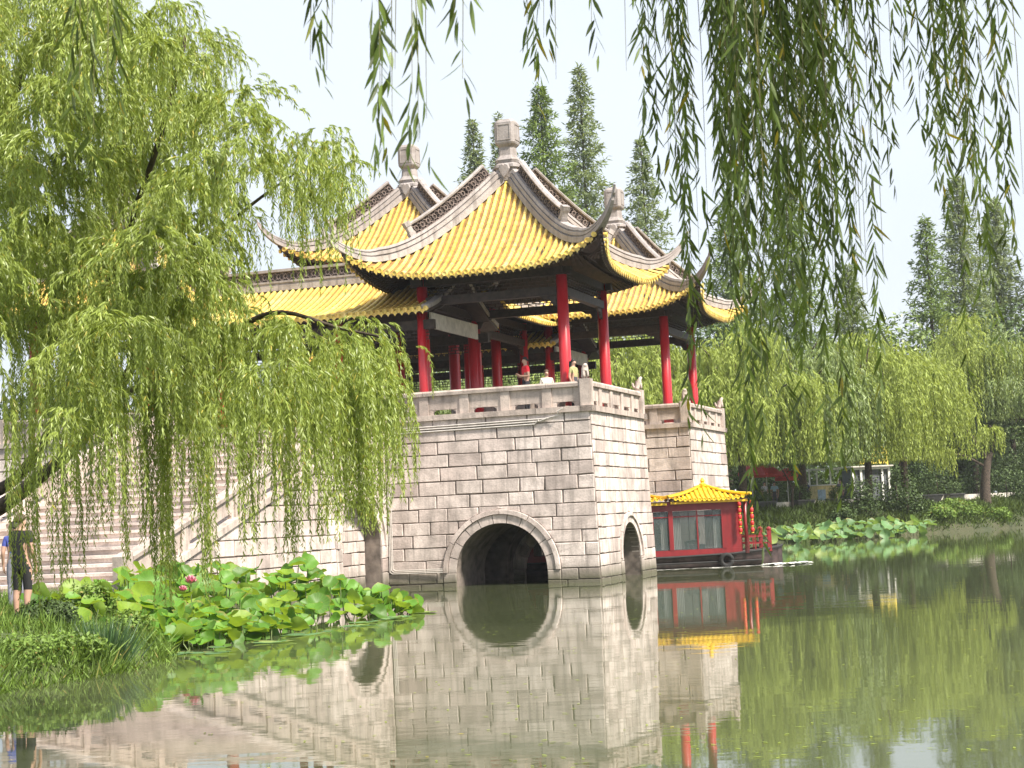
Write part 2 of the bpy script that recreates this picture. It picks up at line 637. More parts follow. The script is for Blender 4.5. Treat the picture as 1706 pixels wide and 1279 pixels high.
t = NT('bank_earth')
v = t.coord()
n1 = t.noise(v, 0.5, 5); n2 = t.noise(v, 6, 4)
k = t.ramp(n1, [(0.35, (0.035, 0.045, 0.018)), (0.6, (0.07, 0.068, 0.034))])
t.col(t.mix(t.ramp(n2, [(0.4, (0.5,) * 3), (0.6, (0, 0, 0))]), k, (0.035, 0.045, 0.016)))
t.rough(0.95); t.bump(n2, 0.8, 0.08)
M['bank'] = t.m
t = NT('lawn')
v = t.coord()
n1 = t.noise(v, 0.7, 5); n2 = t.noise(v, 9, 4)
k = t.ramp(n1, [(0.35, (0.055, 0.085, 0.022)), (0.65, (0.085, 0.12, 0.03))])
t.col(t.mix(t.ramp(n2, [(0.4, (0.5,) * 3), (0.6, (0, 0, 0))]), k, (0.05, 0.055, 0.02)))
t.rough(0.95); t.bump(n2, 0.8, 0.08)
M['lawn'] = t.m

sheet('far_bank', [offset_row(sh, -0.8, -0.7), offset_row(sh, 0.0, -0.02, 0.12), offset_row(sh, 0.35, 0.35, 0.1), offset_row(sh, 2.0, 1.0, 0.15), offset_row(sh, 4.2, 1.75, 0.1), offset_row(sh, 5.2, 1.86)], M['bank'])
sheet('promenade', [offset_row(sh, 5.2, 1.864), offset_row(sh, 9.2, 1.90)], M['paving'])
sheet('lawn', [offset_row(sh, 9.2, 1.904), offset_row(sh, 30, 2.3, 0.2), [(x * 6, 900, 3) for x, y in sh], [(x * 12, 4800, 6) for x, y in sh]], M['lawn'])

# left bank with its uneven edge, running round to the shore under the camera
LB = [(3, 2.5), (0, 3.0), (-3, 3.6), (-6.0, 6.0), (-8.5, 11), (-8.8, 16), (-7.9, 20.5), (-7.05, 23.6), (-6.2, 25.6), (-5.9, 27.5), (-6.3, 30.5), (-7.0, 34), (-7.9, 37.5), (-8.7, 40.4), (-9.5, 42.5)]
lb = dense(LB, 0.35)


def lrow(d, z, jit=0.0, zj=0.0):
    r = offset_row(lb, d, z, jit)
    return [(x, y, zz + rng.normal() * zj) for x, y, zz in r]


sheet('left_bank', [lrow(-0.5, -0.6), lrow(0.0, -0.02, 0.06), lrow(0.22, 0.25, 0.05, 0.03), lrow(0.9, 0.5, 0.08, 0.03), lrow(2.0, 0.68, 0.08, 0.02), [(x - 14, y - 3, 0.72) for x, y in lb], [(x - 90, y - 8, 0.9) for x, y in lb]], M['lawn'])

# near shore the camera stands on
mb = MB()
xs = np.linspace(-3, 30, 40)
rows = [[(x, 3.0 + 0.4 * math.sin(x), -0.5) for x in xs], [(x, 2.6 + 0.4 * math.sin(x), 0.05) for x in xs], [(x, 1.4 + 0.3 * math.sin(x), 0.4) for x in xs], [(x, -60, 0.8) for x in xs]]
sheet('near_bank', rows, M['lawn'])

# ================================================================== the stone bridge
TH = R(-18.3)
F0 = Vector((2.42, 52.6, 0.0))
PIER, TOPZ, BAT = 6.9, 5.2, 0.030
P3Y = 13.6
WB = 7.6
XL, XR = -PIER - WB, -PIER      # body between the wings
_c, _s = math.cos(TH), math.sin(TH)


def bw(x, y, z=0.0):
    return Vector((F0.x + x * _c - y * _s, F0.y + x * _s + y * _c, z))


bridge = thing('stone_bridge', F0, TH, 'pale stone bridge with arched piers and carved parapets under the yellow-roofed pavilions', 'bridge')


def cut(core, cutters):
    mods = []
    for c in cutters:
        m = core.modifiers.new('b', 'BOOLEAN')
        m.operation = 'DIFFERENCE'; m.solver = 'EXACT'; m.object = c
    bpy.context.view_layer.update()
    dg = bpy.context.evaluated_depsgraph_get()
    me = bpy.data.meshes.new_from_object(core.evaluated_get(dg))
    core.modifiers.clear()
    old = core.data
    core.data = me
    bpy.data.meshes.remove(old)
    for c in cutters:
        d = c.data
        bpy.data.objects.remove(c)
        bpy.data.meshes.remove(d)


def arch_outline(sc, zc, r, zb=-1.5, n=22):
    p = [(sc - r, zb)]
    for i in range(n + 1):
        a = math.pi - math.pi * i / n
        p.append((sc + r * math.cos(a), zc + r * math.sin(a)))
    p.append((sc + r, zb))
    return p


def arch_prism(axis, sc, zc, r, a0, a1):
    """axis 'y': runs along y from a0 to a1 with s = x;  axis 'x': runs along x with s = y"""
    mb = MB()
    o = arch_outline(sc, zc, r)
    if axis == 'y':
        mb.quad_strip_ring([[(s, a0, z) for s, z in o], [(s, a1, z) for s, z in o]])
    else:
        mb.quad_strip_ring([[(a0, s, z) for s, z in o], [(a1, s, z) for s, z in o]])
    ob = mb.build('cutter', M['core'], bridge)
    bm = bmesh.new(); bm.from_mesh(ob.data); bmesh.ops.recalc_face_normals(bm, faces=bm.faces); bm.to_mesh(ob.data); bm.free()
    return ob


def tapered_box(name, x0, x1, y0, y1, z0, z1, bx0, bx1, by0, by1):
    mb = MB()
    def c(x, y, z):
        return (x, y, z)
    ring = lambda z: [(x0 + bx0 * z, y0 + by0 * z, z), (x1 - bx1 * z, y0 + by0 * z, z), (x1 - bx1 * z, y1 - by1 * z, z), (x0 + bx0 * z, y1 - by1 * z, z)]
    mb.quad_strip_ring([ring(z0), ring(z1)])
    ob = mb.build(name, M['core'], bridge)
    bm = bmesh.new(); bm.from_mesh(ob.data); bmesh.ops.recalc_face_normals(bm, faces=bm.faces); bm.to_mesh(ob.data); bm.free()
    return ob


def clip_half(poly, f):
    out = []
    n = len(poly)
    for i in range(n):
        a, b = poly[i], poly[(i + 1) % n]
        fa, fb = f(*a), f(*b)
        if fa <= 0:
            out.append(a)
        if fa * fb < 0:
            t_ = fa / (fa - fb)
            out.append((a[0] + (b[0] - a[0]) * t_, a[1] + (b[1] - a[1]) * t_))
    return out


def block_geo(mb, poly, P, front):
    """raised stone with a worn, slightly irregular edge"""
    c = (sum(p[0] for p in poly) / len(poly), sum(p[1] for p in poly) / len(poly))
    ins = []
    for p in poly:
        dx, dy = c[0] - p[0], c[1] - p[1]
        L = math.hypot(dx, dy) or 1
        k_ = min(0.3, (0.022 + 0.008 * rng.random()) / L)
        ins.append((p[0] + dx * k_, p[1] + dy * k_))
    rings = [[P(s, z, -0.03) for s, z in poly], [P(s, z, front - 0.016) for s, z in poly], [P(s, z, front + rng.normal() * 0.002) for s, z in ins]]
    base = len(mb.v)
    n = len(poly)
    for r in rings:
        mb.v.extend([tuple(p) for p in r])
    for i in range(2):
        for j in range(n):
            a = base + i * n + j; b = base + i * n + (j + 1) % n
            mb.f.append((a, b, b + n, a + n)); mb.m.append(0)
    mb.f.append(tuple(base + 2 * n + j for j in range(n))); mb.m.append(0)


def masonry(parent, O, S, N, L, z0, z1, arches=(), bl=BAT, br=BAT, bn=BAT, course=0.39, blen=(0.75, 1.4), top=None, keep=None, mat=None, seed=1):
    """courses of separate stones on the wall plane; keep(s, z) -> stone is an object of its own, else joined"""
    r_ = np.random.default_rng(seed)
    O, S, N = Vector(O), Vector(S), Vector(N)
    mat = mat or M['stone']
    Z = Vector((0, 0, 1))

    def P(s, z, d):
        return O + S * s + N * (d - bn * z) + Z * z
    rest = MB()
    z = z0
    g_ = 0.017
    nrow = 0
    while z < z1 - 0.06:
        h = course * (0.88 + 0.24 * r_.random())
        if z + h > z1 - 0.14:
            h = z1 - z
        lo, hi = bl * z, L - br * z
        s = lo
        first = True
        while s < hi - 0.02:
            w = blen[0] + (blen[1] - blen[0]) * r_.random()
            if first and nrow % 2:
                w *= 0.55
            first = False
            if s + w > hi - 0.35:
                w = hi - s
            j = lambda: r_.normal() * 0.007
            q = [(s + g_ + j(), z + g_ + j()), (s + w - g_ + j(), z + g_ + j()), (s + w - g_ + j(), z + h - g_ + j()), (s + g_ + j(), z + h - g_ + j())]
            polys = [q]
            for (sc, zc, ro) in arches:
                nxt = []
                for p in polys:
                    a0, a1 = min(x for x, _ in p), max(x for x, _ in p)
                    b0, b1 = min(y for _, y in p), max(y for _, y in p)
                    if a1 < sc - ro or a0 > sc + ro or b0 > zc + ro:
                        nxt.append(p); continue
                    zs = [b0 + (b1 - b0) * i / 6 for i in range(7)]
                    hw = lambda zz: (ro if zz < zc else math.sqrt(max(0.0, ro * ro - (zz - zc) ** 2))) + 0.012
                    if a0 < sc:
                        e = [(min(a1, sc, sc - hw(zz) if hw(zz) > 0.013 else sc), zz) for zz in zs]
                        e = [(max(x, a0), zz) for x, zz in e]
                        if max(x for x, _ in e) - a0 > 0.06:
                            ee = [(x, zz) for x, zz in e if x > a0 + 0.004]
                            if len(ee) >= 2:
                                nxt.append([(a0, ee[0][1])] + ee + [(a0, ee[-1][1])])
                    if a1 > sc:
                        e = [(max(a0, sc, sc + hw(zz) if hw(zz) > 0.013 else sc), zz) for zz in zs]
                        e = [(min(x, a1), zz) for x, zz in e]
                        if a1 - min(x for x, _ in e) > 0.06:
                            ee = [(x, zz) for x, zz in e if x < a1 - 0.004]
                            if len(ee) >= 2:
                                nxt.append([(a1, ee[0][1]), (a1, ee[-1][1])] + ee[::-1])
                polys = nxt
            if top is not None:
                polys = [clip_half(p, top) for p in polys]
            for p in polys:
                if len(p) < 3:
                    continue
                cx = sum(a for a, _ in p) / len(p); cz = sum(b for _, b in p) / len(p)
                fr = 0.036 + r_.normal() * 0.006
                if keep is not None and keep(cx, cz):
                    m_ = MB()
                    block_geo(m_, p, P, fr)
                    m_.build('stone_block', mat, parent)
                else:
                    block_geo(rest, p, P, fr)
            s += w
        z += h
        nrow += 1
    if rest.v:
        tag(rest.build('masonry', mat, parent), kind='stuff')
    return P


def arch_ring(parent, P, sc, zc, ri, ro, n, single=True, jamb=True, mat=None):
    mat = mat or M['stone']
    rest = MB()
    def sector(r0, r1, a0, a1, d0, d1, k=4):
        mb = rest if not single else MB()
        rings = []
        for i in range(k + 1):
            a = a0 + (a1 - a0) * i / k
            ca, sa = math.cos(a), math.sin(a)
            rings.append([P(sc + r0 * ca, zc + r0 * sa, d0), P(sc + r0 * ca, zc + r0 * sa, d1), P(sc + (r1 - .012) * ca, zc + (r1 - .012) * sa, d1), P(sc + r1 * ca, zc + r1 * sa, d1 - 0.012), P(sc + r1 * ca, zc + r1 * sa, d0)])
        mb.quad_strip_ring(rings)
        if single:
            mb.build('voussoir', mat, parent)
    rm = ri + (ro - ri) * 0.66
    for i in range(n):
        a0 = math.pi * i / n + 0.008; a1 = math.pi * (i + 1) / n - 0.008
        sector(ri, rm - 0.01, a0, a1, -0.25, 0.045 + rng.normal() * 0.004)
    n2 = max(5, int(n * 0.6))
    for i in range(n2):
        a0 = math.pi * i / n2 + 0.006; a1 = math.pi * (i + 1) / n2 - 0.006
        sector(rm, ro, a0, a1, -0.1, 0.10 + rng.normal() * 0.004, 6)
    if jamb:
        for sg in (-1, 1):
            z = -0.3
            while z < zc - 0.05:
                h = min(0.42, zc - z)
                mb = rest if not single else MB()
                a, b = sorted((sc + sg * ri, sc + sg * ro))
                q = [(a, z + .008), (b, z + .008), (b, z + h - .008), (a, z + h - .008)]
                block_geo(mb, q, P, 0.06)
                if single:
                    mb.build('jamb_stone', mat, parent)
                z += h
    if rest.v:
        tag(rest.build('arch_ring', mat, parent), kind='stuff')


X, Y = Vector((1, 0, 0)), Vector((0, 1, 0))
Aarch = (PIER - 3.15, 0.42, 1.48, 1.90)     # on the front face: s from its left end, centre height, inner, outer radius
Barch = (3.75, 0.62, 1.12, 1.44)
Warch = (2.05, 1.35, 1.50, 1.88)


def pier(y0, x0, x1, right=True, detail=True, seed=3):
    core = tapered_box('pier', x0, x1, y0, y0 + PIER, -1.2, TOPZ, 0 if right else BAT, BAT if right else 0, BAT, BAT)
    sx = x0 + Aarch[0] if right else x1 - Aarch[0]
    cut(core, [arch_prism('y', sx, Aarch[1], Aarch[2], y0 - 1, y0 + PIER + 1), arch_prism('x', y0 + Barch[0], Barch[1], Barch[2], x0 + 1.0, x1 + 1) if right else arch_prism('x', y0 + Barch[0], Barch[1], Barch[2], x0 - 1, x1 - 1)])
    return core


p1 = pier(0, -PIER, 0)
PA = masonry(p1, (-PIER, 0, 0), X, -Y, PIER, -0.25, TOPZ, [(Aarch[0], Aarch[1], Aarch[3])], bl=-0.004, br=BAT, keep=lambda s, z: z > -0.1, seed=11)
arch_ring(p1, PA, Aarch[0], Aarch[1], Aarch[2], Aarch[3], 11)
PB = masonry(p1, (0, 0, 0), Y, X, PIER, -0.25, TOPZ, [(Barch[0], Barch[1], Barch[3])], blen=(0.55, 1.1), keep=lambda s, z: z > -0.1, seed=12)
arch_ring(p1, PB, Barch[0], Barch[1], Barch[2], Barch[3], 9)
PBk = masonry(p1, (0, PIER, 0), -X, Y, PIER, -0.25, TOPZ, [(3.15, Aarch[1], Aarch[3])], br=0, seed=13)
arch_ring(p1, PBk, 3.15, Aarch[1], Aarch[2], Aarch[3], 11, single=False)

PIn = lambda s, z, d: Vector((-PIER + s, PIER - 1.3 - d, z))
arch_ring(p1, PIn, Aarch[0], 0.30, 1.10, 1.50, 9, jamb=True)

p3 = pier(P3Y, -PIER, 0)
P3A = masonry(p3, (-PIER, P3Y, 0), X, -Y, PIER, -0.25, TOPZ, [(Aarch[0], Aarch[1], Aarch[3])], bl=0, br=BAT, course=0.43, blen=(0.9, 1.6), keep=lambda s, z: z > 1.9 and s > 4.0, seed=14)
arch_ring(p3, P3A, Aarch[0], Aarch[1], Aarch[2], Aarch[3], 11, single=False)
P3B = masonry(p3, (0, P3Y, 0), Y, X, PIER, -0.25, TOPZ, [(Barch[0], Barch[1], Barch[3])], course=0.43, blen=(0.8, 1.5), keep=lambda s, z: z > 2.3, seed=15)
arch_ring(p3, P3B, Barch[0], Barch[1], Barch[2], Barch[3], 9, single=False)

p2 = pier(0, XL - PIER, XL, right=False)
P2A = masonry(p2, (XL - PIER, 0, 0), X, -Y, PIER, -0.25, TOPZ, [(PIER - Aarch[0], Aarch[1], Aarch[3])], bl=BAT, br=0, seed=16)
arch_ring(p2, P2A, PIER - Aarch[0], Aarch[1], Aarch[2], Aarch[3], 11, single=False)
p4 = pier(P3Y, XL - PIER, XL, right=False)

# body between the wings with the great arch the boats pass under
body = tapered_box('bridge_body', XL, XR, 0.0, P3Y + PIER, -1.2, TOPZ - 0.004, 0, 0, 0, 0)
cut(body, [arch_prism('x', (PIER + P3Y) / 2, 1.3, 2.75, XL - 1, XR + 1)])
PG = masonry(body, (XR, PIER, 0), Y, X, P3Y - PIER, 0, TOPZ, [((P3Y - PIER) / 2, 1.3, 2.95)], bl=-0.0, br=-0.0, bn=0.0, seed=17)
mb = MB()
mb.box(XL - PIER + 0.2, -0.18, 0.18, PIER - 0.2, TOPZ, TOPZ + 0.06)
mb.box(XL + 0.003, XR - 0.003, PIER - 0.2, P3Y + 0.2, TOPZ, TOPZ + 0.055)
mb.box(XL - PIER + 0.2, -0.18, P3Y + 0.2, P3Y + PIER - 0.2, TOPZ, TOPZ + 0.06)
mb.build('deck', M['paving'], bridge)

# stairs coming down towards the near bank, and the sunlit flank wall beside them
SLOPE, ST = 0.295, 15.6
LED = 0.20


def ledge_z(t_):
    return 5.35 - SLOPE * t_


mb = MB()
o_ = [(0.0, -1.2), (0.0, TOPZ - 0.15), (-ST, TOPZ - 0.15 - SLOPE * ST), (-ST - 1.5, -1.2)]
mb.quad_strip_ring([[(XL + 0.1, y, z) for y, z in o_], [(XR, y, z) for y, z in o_]])
flank = mb.build('stair_flank', M['core'], bridge)
bm = bmesh.new(); bm.from_mesh(flank.data); bmesh.ops.recalc_face_normals(bm, faces=bm.faces); bm.to_mesh(flank.data); bm.free()
cut(flank, [arch_prism('x', -Warch[0], Warch[1], Warch[2], XR - 0.55, XR + 1)])
PWall = masonry(flank, (XR, 0, 0), -Y, X, ST, -0.25, TOPZ, [(Warch[0], Warch[1], Warch[3])], bl=0, br=0, bn=0.0, course=0.41, blen=(0.6, 1.2),
                top=lambda s, z: z - (ledge_z(s) - 0.2), keep=lambda s, z: z > 0.5 and s > 1.0 and s < 11.5, seed=18)
arch_ring(flank, PWall, Warch[0], Warch[1], Warch[2], Warch[3], 11)
masonry(flank, (XR - 0.55, -Warch[0] + Warch[2] - 0.02, 0), -Y, X, 2 * Warch[2] - 0.04, -0.3, Warch[1] + Warch[2] - 0.05, bl=0, br=0, bn=0.0, course=0.36, blen=(0.6, 1.0), seed=19)
# risers and treads
nst = 23
for i in range(nst):
    z1 = TOPZ - 0.03 - i * (SLOPE * ST / nst)
    yb = -i * (ST / nst)
    mb = MB()
    d_ = ST / nst
    mb.box(XL + 0.12, XR - 0.14, yb - d_ - 0.03, yb - 0.004, z1 - 0.24, z1 - 0.085)
    mb.box(XL + 0.121, XR - 0.141, yb - d_ - 0.10, yb - 0.006, z1 - 0.08, z1)
    mb.build('step', M['step_stone'], bridge)


# parapets: ledge, posts, slabs with a slot below, coping
def parapet(parent, O, S, N, L, z, n, slope=0.0, ends=(True, True), ledge=True, wide=0.17, mat=None):
    O, S, N = Vector(O), Vector(S), Vector(N)
    Z = Vector((0, 0, 1))
    mat = mat or M['rail_stone']

    def fr(s, d, zz):
        return O + S * s - N * d + Z * (zz + z + slope * s)
    e = 0.0
    if ledge:
        k_ = max(1, round(L / 1.9))
        for i in range(k_):
            mb = MB(); mb.box(L * i / k_ + (0.006 if i else -0.12), L * (i + 1) / k_ - (0.006 if i < k_ - 1 else -0.12), -0.12, 0.30, -0.02, 0.15, fr)
            mb.build('ledge_stone', mat, parent)
    z0 = 0.15
    pw = L / n
    for i in range(n + 1):
        s = pw * i
        if (i == 0 and not ends[0]) or (i == n and not ends[1]):
            continue
        w = 0.15 if 0 < i < n else 0.19
        if i in (0, n):
            s = s + (0.12 if i == 0 else -0.12)
        mb = MB(); mb.box(s - w, s + w, -0.005 if 0 < i < n else -0.05, 0.22 if 0 < i < n else 0.27, z0, z0 + (0.60 if 0 < i < n else 0.82), fr)
        mb.build('parapet_post', mat, parent)
    for i in range(n):
        s0, s1 = pw * i + (0.155 if i else 0.33), pw * (i + 1) - (0.155 if i < n - 1 else 0.33)
        mb = MB()
        mb.box(s0, s1, 0.04, 0.17, z0 + 0.16, z0 + 0.598, fr)
        mb.box(s0, s0 + 0.14, 0.045, 0.165, z0, z0 + 0.158, fr)
        mb.box(s1 - 0.14, s1, 0.045, 0.165, z0, z0 + 0.158, fr)
        # carved feet taper of the slot
        mb.poly([fr(s0 + 0.14, 0.06, z0 + 0.158), fr(s0 + 0.14, 0.06, z0 + 0.08), fr(s0 + 0.27, 0.06, z0 + 0.158)])
        mb.poly([fr(s1 - 0.14, 0.06, z0 + 0.158), fr(s1 - 0.27, 0.06, z0 + 0.158), fr(s1 - 0.14, 0.06, z0 + 0.08)])
        mb.build('parapet_slab', mat, parent)
        mb = MB()
        a, b = pw * i + (0.006 if i else 0.32), pw * (i + 1) - (0.006 if i < n - 1 else 0.32)
        mb.quad_strip_ring([[fr(q, -0.05, z0 + 0.602), fr(q, -0.06, z0 + 0.70), fr(q, -0.02, z0 + 0.755), fr(q, 0.23, z0 + 0.755), fr(q, 0.27, z0 + 0.70), fr(q, 0.26, z0 + 0.602)] for q in (a, b)])
        mb.build('coping_stone', mat, parent)
    return fr


IN = BAT * TOPZ
for yo, who in ((0, p1), (P3Y, p3)):
    parapet(who, (-PIER, yo + IN, 0), X, -Y, PIER - IN, TOPZ - 0.004, 5)
    parapet(who, (-IN, yo + IN, 0), Y, X, PIER - 2 * IN, TOPZ, 5)
    parapet(who, (-IN, yo + PIER - IN, 0), -X, Y, PIER - IN, TOPZ - 0.002, 5)
parapet(p2, (XL - PIER + IN, IN, 0), X, -Y, PIER - IN, TOPZ, 5)
parapet(body, (XR, PIER, 0), Y, X, P3Y - PIER, TOPZ + 0.002, 4, ends=(False, False))
parapet(flank, (XR, -0.02, 0), -Y, X, ST, TOPZ - 0.003, 11, slope=-SLOPE, ends=(False, True))
parapet(flank, (XL, -0.02, 0), -Y, -X, ST, TOPZ - 0.003, 11, slope=-SLOPE, ends=(False, True))


# ---- skinned figures (also used for the small stone lions)
def skin_mesh(name, joints, edges, root=0, sub=2):
    me = bpy.data.meshes.new(name)
    me.from_pydata([j[0] for j in joints], edges, [])
    ob = bpy.data.objects.new(name, me)
    COL.objects.link(ob)
    md = ob.modifiers.new('s', 'SKIN')
    md.use_smooth_shade = True
    for i, j in enumerate(joints):
        sv = me.skin_vertices[0].data[i]
        r_ = j[1]
        sv.radius = (r_, r_) if not hasattr(r_, '__len__') else r_
        sv.use_root = (i == root)
    sd = ob.modifiers.new('d', 'SUBSURF')
    sd.levels = sub; sd.render_levels = sub
    bpy.context.view_layer.update()
    dg = bpy.context.evaluated_depsgraph_get()
    out = bpy.data.meshes.new_from_object(ob.evaluated_get(dg))
    bpy.data.objects.remove(ob); bpy.data.meshes.remove(me)
    out.name = name
    out.polygons.foreach_set('use_smooth', [True] * len(out.polygons))
    return out


lion_me = skin_mesh('stone_lion', [
    ((0, 0, 0.06), 0.115), ((0, -0.01, 0.20), 0.105), ((0, -0.06, 0.33), 0.09), ((0, -0.10, 0.42), 0.085), ((0, -0.19, 0.41), 0.05),
    ((0.06, -0.12, 0.24), 0.04), ((0.065, -0.14, 0.06), 0.035), ((-0.06, -0.12, 0.24), 0.04), ((-0.065, -0.14, 0.06), 0.035), ((0, 0.12, 0.12), 0.05), ((0, 0.14, 0.27), 0.035)],
    [(0, 1), (1, 2), (2, 3), (3, 4), (2, 5), (5, 6), (2, 7), (7, 8), (0, 9), (9, 10)], 1, 1)
lion_me.materials.append(M['rail_stone'])
for yo, who in ((0, p1), (P3Y, p3)):
    for (lx, ly, rz) in ((-IN - 0.15, yo + IN + 0.12, 0.6), (-IN - 0.12, yo + PIER - IN - 0.13, 1.9), (-PIER + 0.15, yo + IN + 0.12, -0.3)):
        o = put('stone_lion', lion_me, who, (lx, ly, TOPZ + 0.95), (0, 0, rz))
        o.scale = (1.05, 1.05, 1.05)

# conduits on the front pier and under its ledge
mb = MB()
for k_ in range(3):
    d_ = 0.08 + 0.0
    q = 0.05 * k_
    mb.tube([PA(0.08 + q, 3.2, d_), PA(0.08 + q, 0.52 + q, d_), PA(0.16 + q, 0.46 + q, d_), PA(1.85, 0.46 + q, d_ + 0.05)], 0.016, 6)
mb.build('conduit', M['pipe'], p1)
mb = MB()
for k_ in range(3):
    mb.tube([PA(0.0, 4.98 - 0.075 * k_, 0.07), PA(3.0, 5.0 - 0.075 * k_, 0.07), PA(5.3 - 0.15 * k_, 5.02 - 0.075 * k_, 0.08), PA(5.75 - 0.3 * k_, 5.08 - 0.05 * k_, 0.14)], 0.022, 6)
mb.tube([PA(5.75, 5.08, 0.14), PA(5.8, 5.22, 0.2), PA(5.95, 5.3, 0.2)], 0.02, 6)
mb.build('conduit', M['pipe'], p1)

# ================================================================== pavilion roofs
def make_panel_mesh(L=0.26, H=0.34, T=0.10):
    """one openwork panel of a ridge: frame, diamond and cross bars before a dark plate that paints the shade in the holes"""
    mb = MB()
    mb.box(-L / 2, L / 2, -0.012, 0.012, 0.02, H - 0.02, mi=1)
    b = 0.030
    for z in (0.012, H - 0.012):
        mb.bar((-L / 2, 0, z), (L / 2, 0, z), T, b)
    for sx in (-1,):
        mb.bar((sx * (L / 2 - 0.012), 0, 0), (sx * (L / 2 - 0.012), 0, H), T * 0.9, b * 0.8)
    c = [(0, 0, H * 0.80), (L * 0.30, 0, H * 0.5), (0, 0, H * 0.20), (-L * 0.30, 0, H * 0.5)]
    for i in range(4):
        mb.bar(c[i], c[(i + 1) % 4], T * 0.85, b)
    for p, q in (((-L / 2, 0, H), c[0]), ((L / 2, 0, H), c[0]), ((-L / 2, 0, 0), c[2]), ((L / 2, 0, 0), c[2])):
        pass
    mb.bar((-L / 2, 0, H * 0.92), (-L * 0.2, 0, H * 0.68), T * 0.8, b * 0.8)
    mb.bar((L / 2, 0, H * 0.92), (L * 0.2, 0, H * 0.68), T * 0.8, b * 0.8)
    mb.bar((-L / 2, 0, H * 0.08), (-L * 0.2, 0, H * 0.32), T * 0.8, b * 0.8)
    mb.bar((L / 2, 0, H * 0.08), (L * 0.2, 0, H * 0.32), T * 0.8, b * 0.8)
    return mb.mesh('lattice_panel', [M['lattice'], M['lattice_back']])


PANEL = make_panel_mesh()


def sweep(mb, pts, sec, mi=0):
    """pts: (point, side) pairs; sec(i) -> list of (lateral, up) offsets"""
    rings = []
    n = len(pts)
    for i, (p, side) in enumerate(pts):
        tdir = (pts[min(i + 1, n - 1)][0] - pts[max(i - 1, 0)][0]).normalized()
        up = side.cross(tdir).normalized()
        if up.z < 0 and abs(tdir.z) < 0.9:
            up = -up
        rings.append([p + side * a + up * b for a, b in sec(i)])
    mb.quad_strip_ring(rings, mi=mi)


def tile_row_mesh(name, path, r=0.070, cap=True, side=Vector((1, 0, 0)), tile=0.30):
    """half-round cover tiles laid in a run, each lapping the next"""
    mb = MB()
    L = [0.0]
    for a, b in zip(path[:-1], path[1:]):
        L.append(L[-1] + (b - a).length)
    tot = L[-1]
    def ev(s):
        s = min(max(s, 0), tot)
        for i in range(len(L) - 1):
            if s <= L[i + 1] + 1e-9:
                q = (s - L[i]) / max(1e-9, L[i + 1] - L[i])
                return path[i].lerp(path[i + 1], q), (path[i + 1] - path[i]).normalized()
        return path[-1], (path[-1] - path[-2]).normalized()
    nt = max(1, round(tot / tile))
    angs = [math.pi * k_ / 4 for k_ in range(5)]
    rings = []
    for i in range(nt):
        for s, rr in ((tot * i / nt + (0.004 if i else 0), r * 0.88), (tot * (i + 1) / nt, r)):
            p, td = ev(s)
            up = side.cross(td).normalized()
            if up.z < 0: up = -up
            rings.append([p + side * (rr * math.cos(a)) + up * (rr * math.sin(a)) for a in angs])
    mb.quad_strip_ring(rings, closed=False, caps=False)
    if cap:
        p, td = ev(tot)
        up = side.cross(td).normalized()
        if up.z < 0: up = -up
        hd = Vector((td.x, td.y, 0)).normalized()
        c = p + up * 0.012
        z = Vector((0, 0, 1))
        k_ = 10
        r2 = r * 1.14
        rr = [[c - hd * 0.05 + side * (r2 * math.cos(2 * math.pi * i / k_)) + z * (r2 * math.sin(2 * math.pi * i / k_)) for i in range(k_)],
              [c + hd * 0.03 + side * (r2 * math.cos(2 * math.pi * i / k_)) + z * (r2 * math.sin(2 * math.pi * i / k_)) for i in range(k_)],
              [c + hd * 0.03 + side * (r2 * .72 * math.cos(2 * math.pi * i / k_)) + z * (r2 * .72 * math.sin(2 * math.pi * i / k_)) for i in range(k_)],
              [c + hd * 0.015 + side * (r2 * .66 * math.cos(2 * math.pi * i / k_)) + z * (r2 * .66 * math.sin(2 * math.pi * i / k_)) for i in range(k_)]]
        mb.quad_strip_ring(rr)
    return mb.mesh(name, M['tile'])


def drip_mesh(w=0.15, h=0.13):
    mb = MB()
    pts = [(-w / 2, 0, 0.03), (-w / 2, 0, -h * 0.35), (-w * 0.22, 0, -h * 0.55), (0, 0, -h), (w * 0.22, 0, -h * 0.55), (w / 2, 0, -h * 0.35), (w / 2, 0, 0.03)]
    mb.quad_strip_ring([[(x, -0.02, z) for x, _, z in pts], [(x, 0.0, z) for x, _, z in pts]])
    return mb.mesh('drip_tile', M['tile'])


DRIP = drip_mesh()


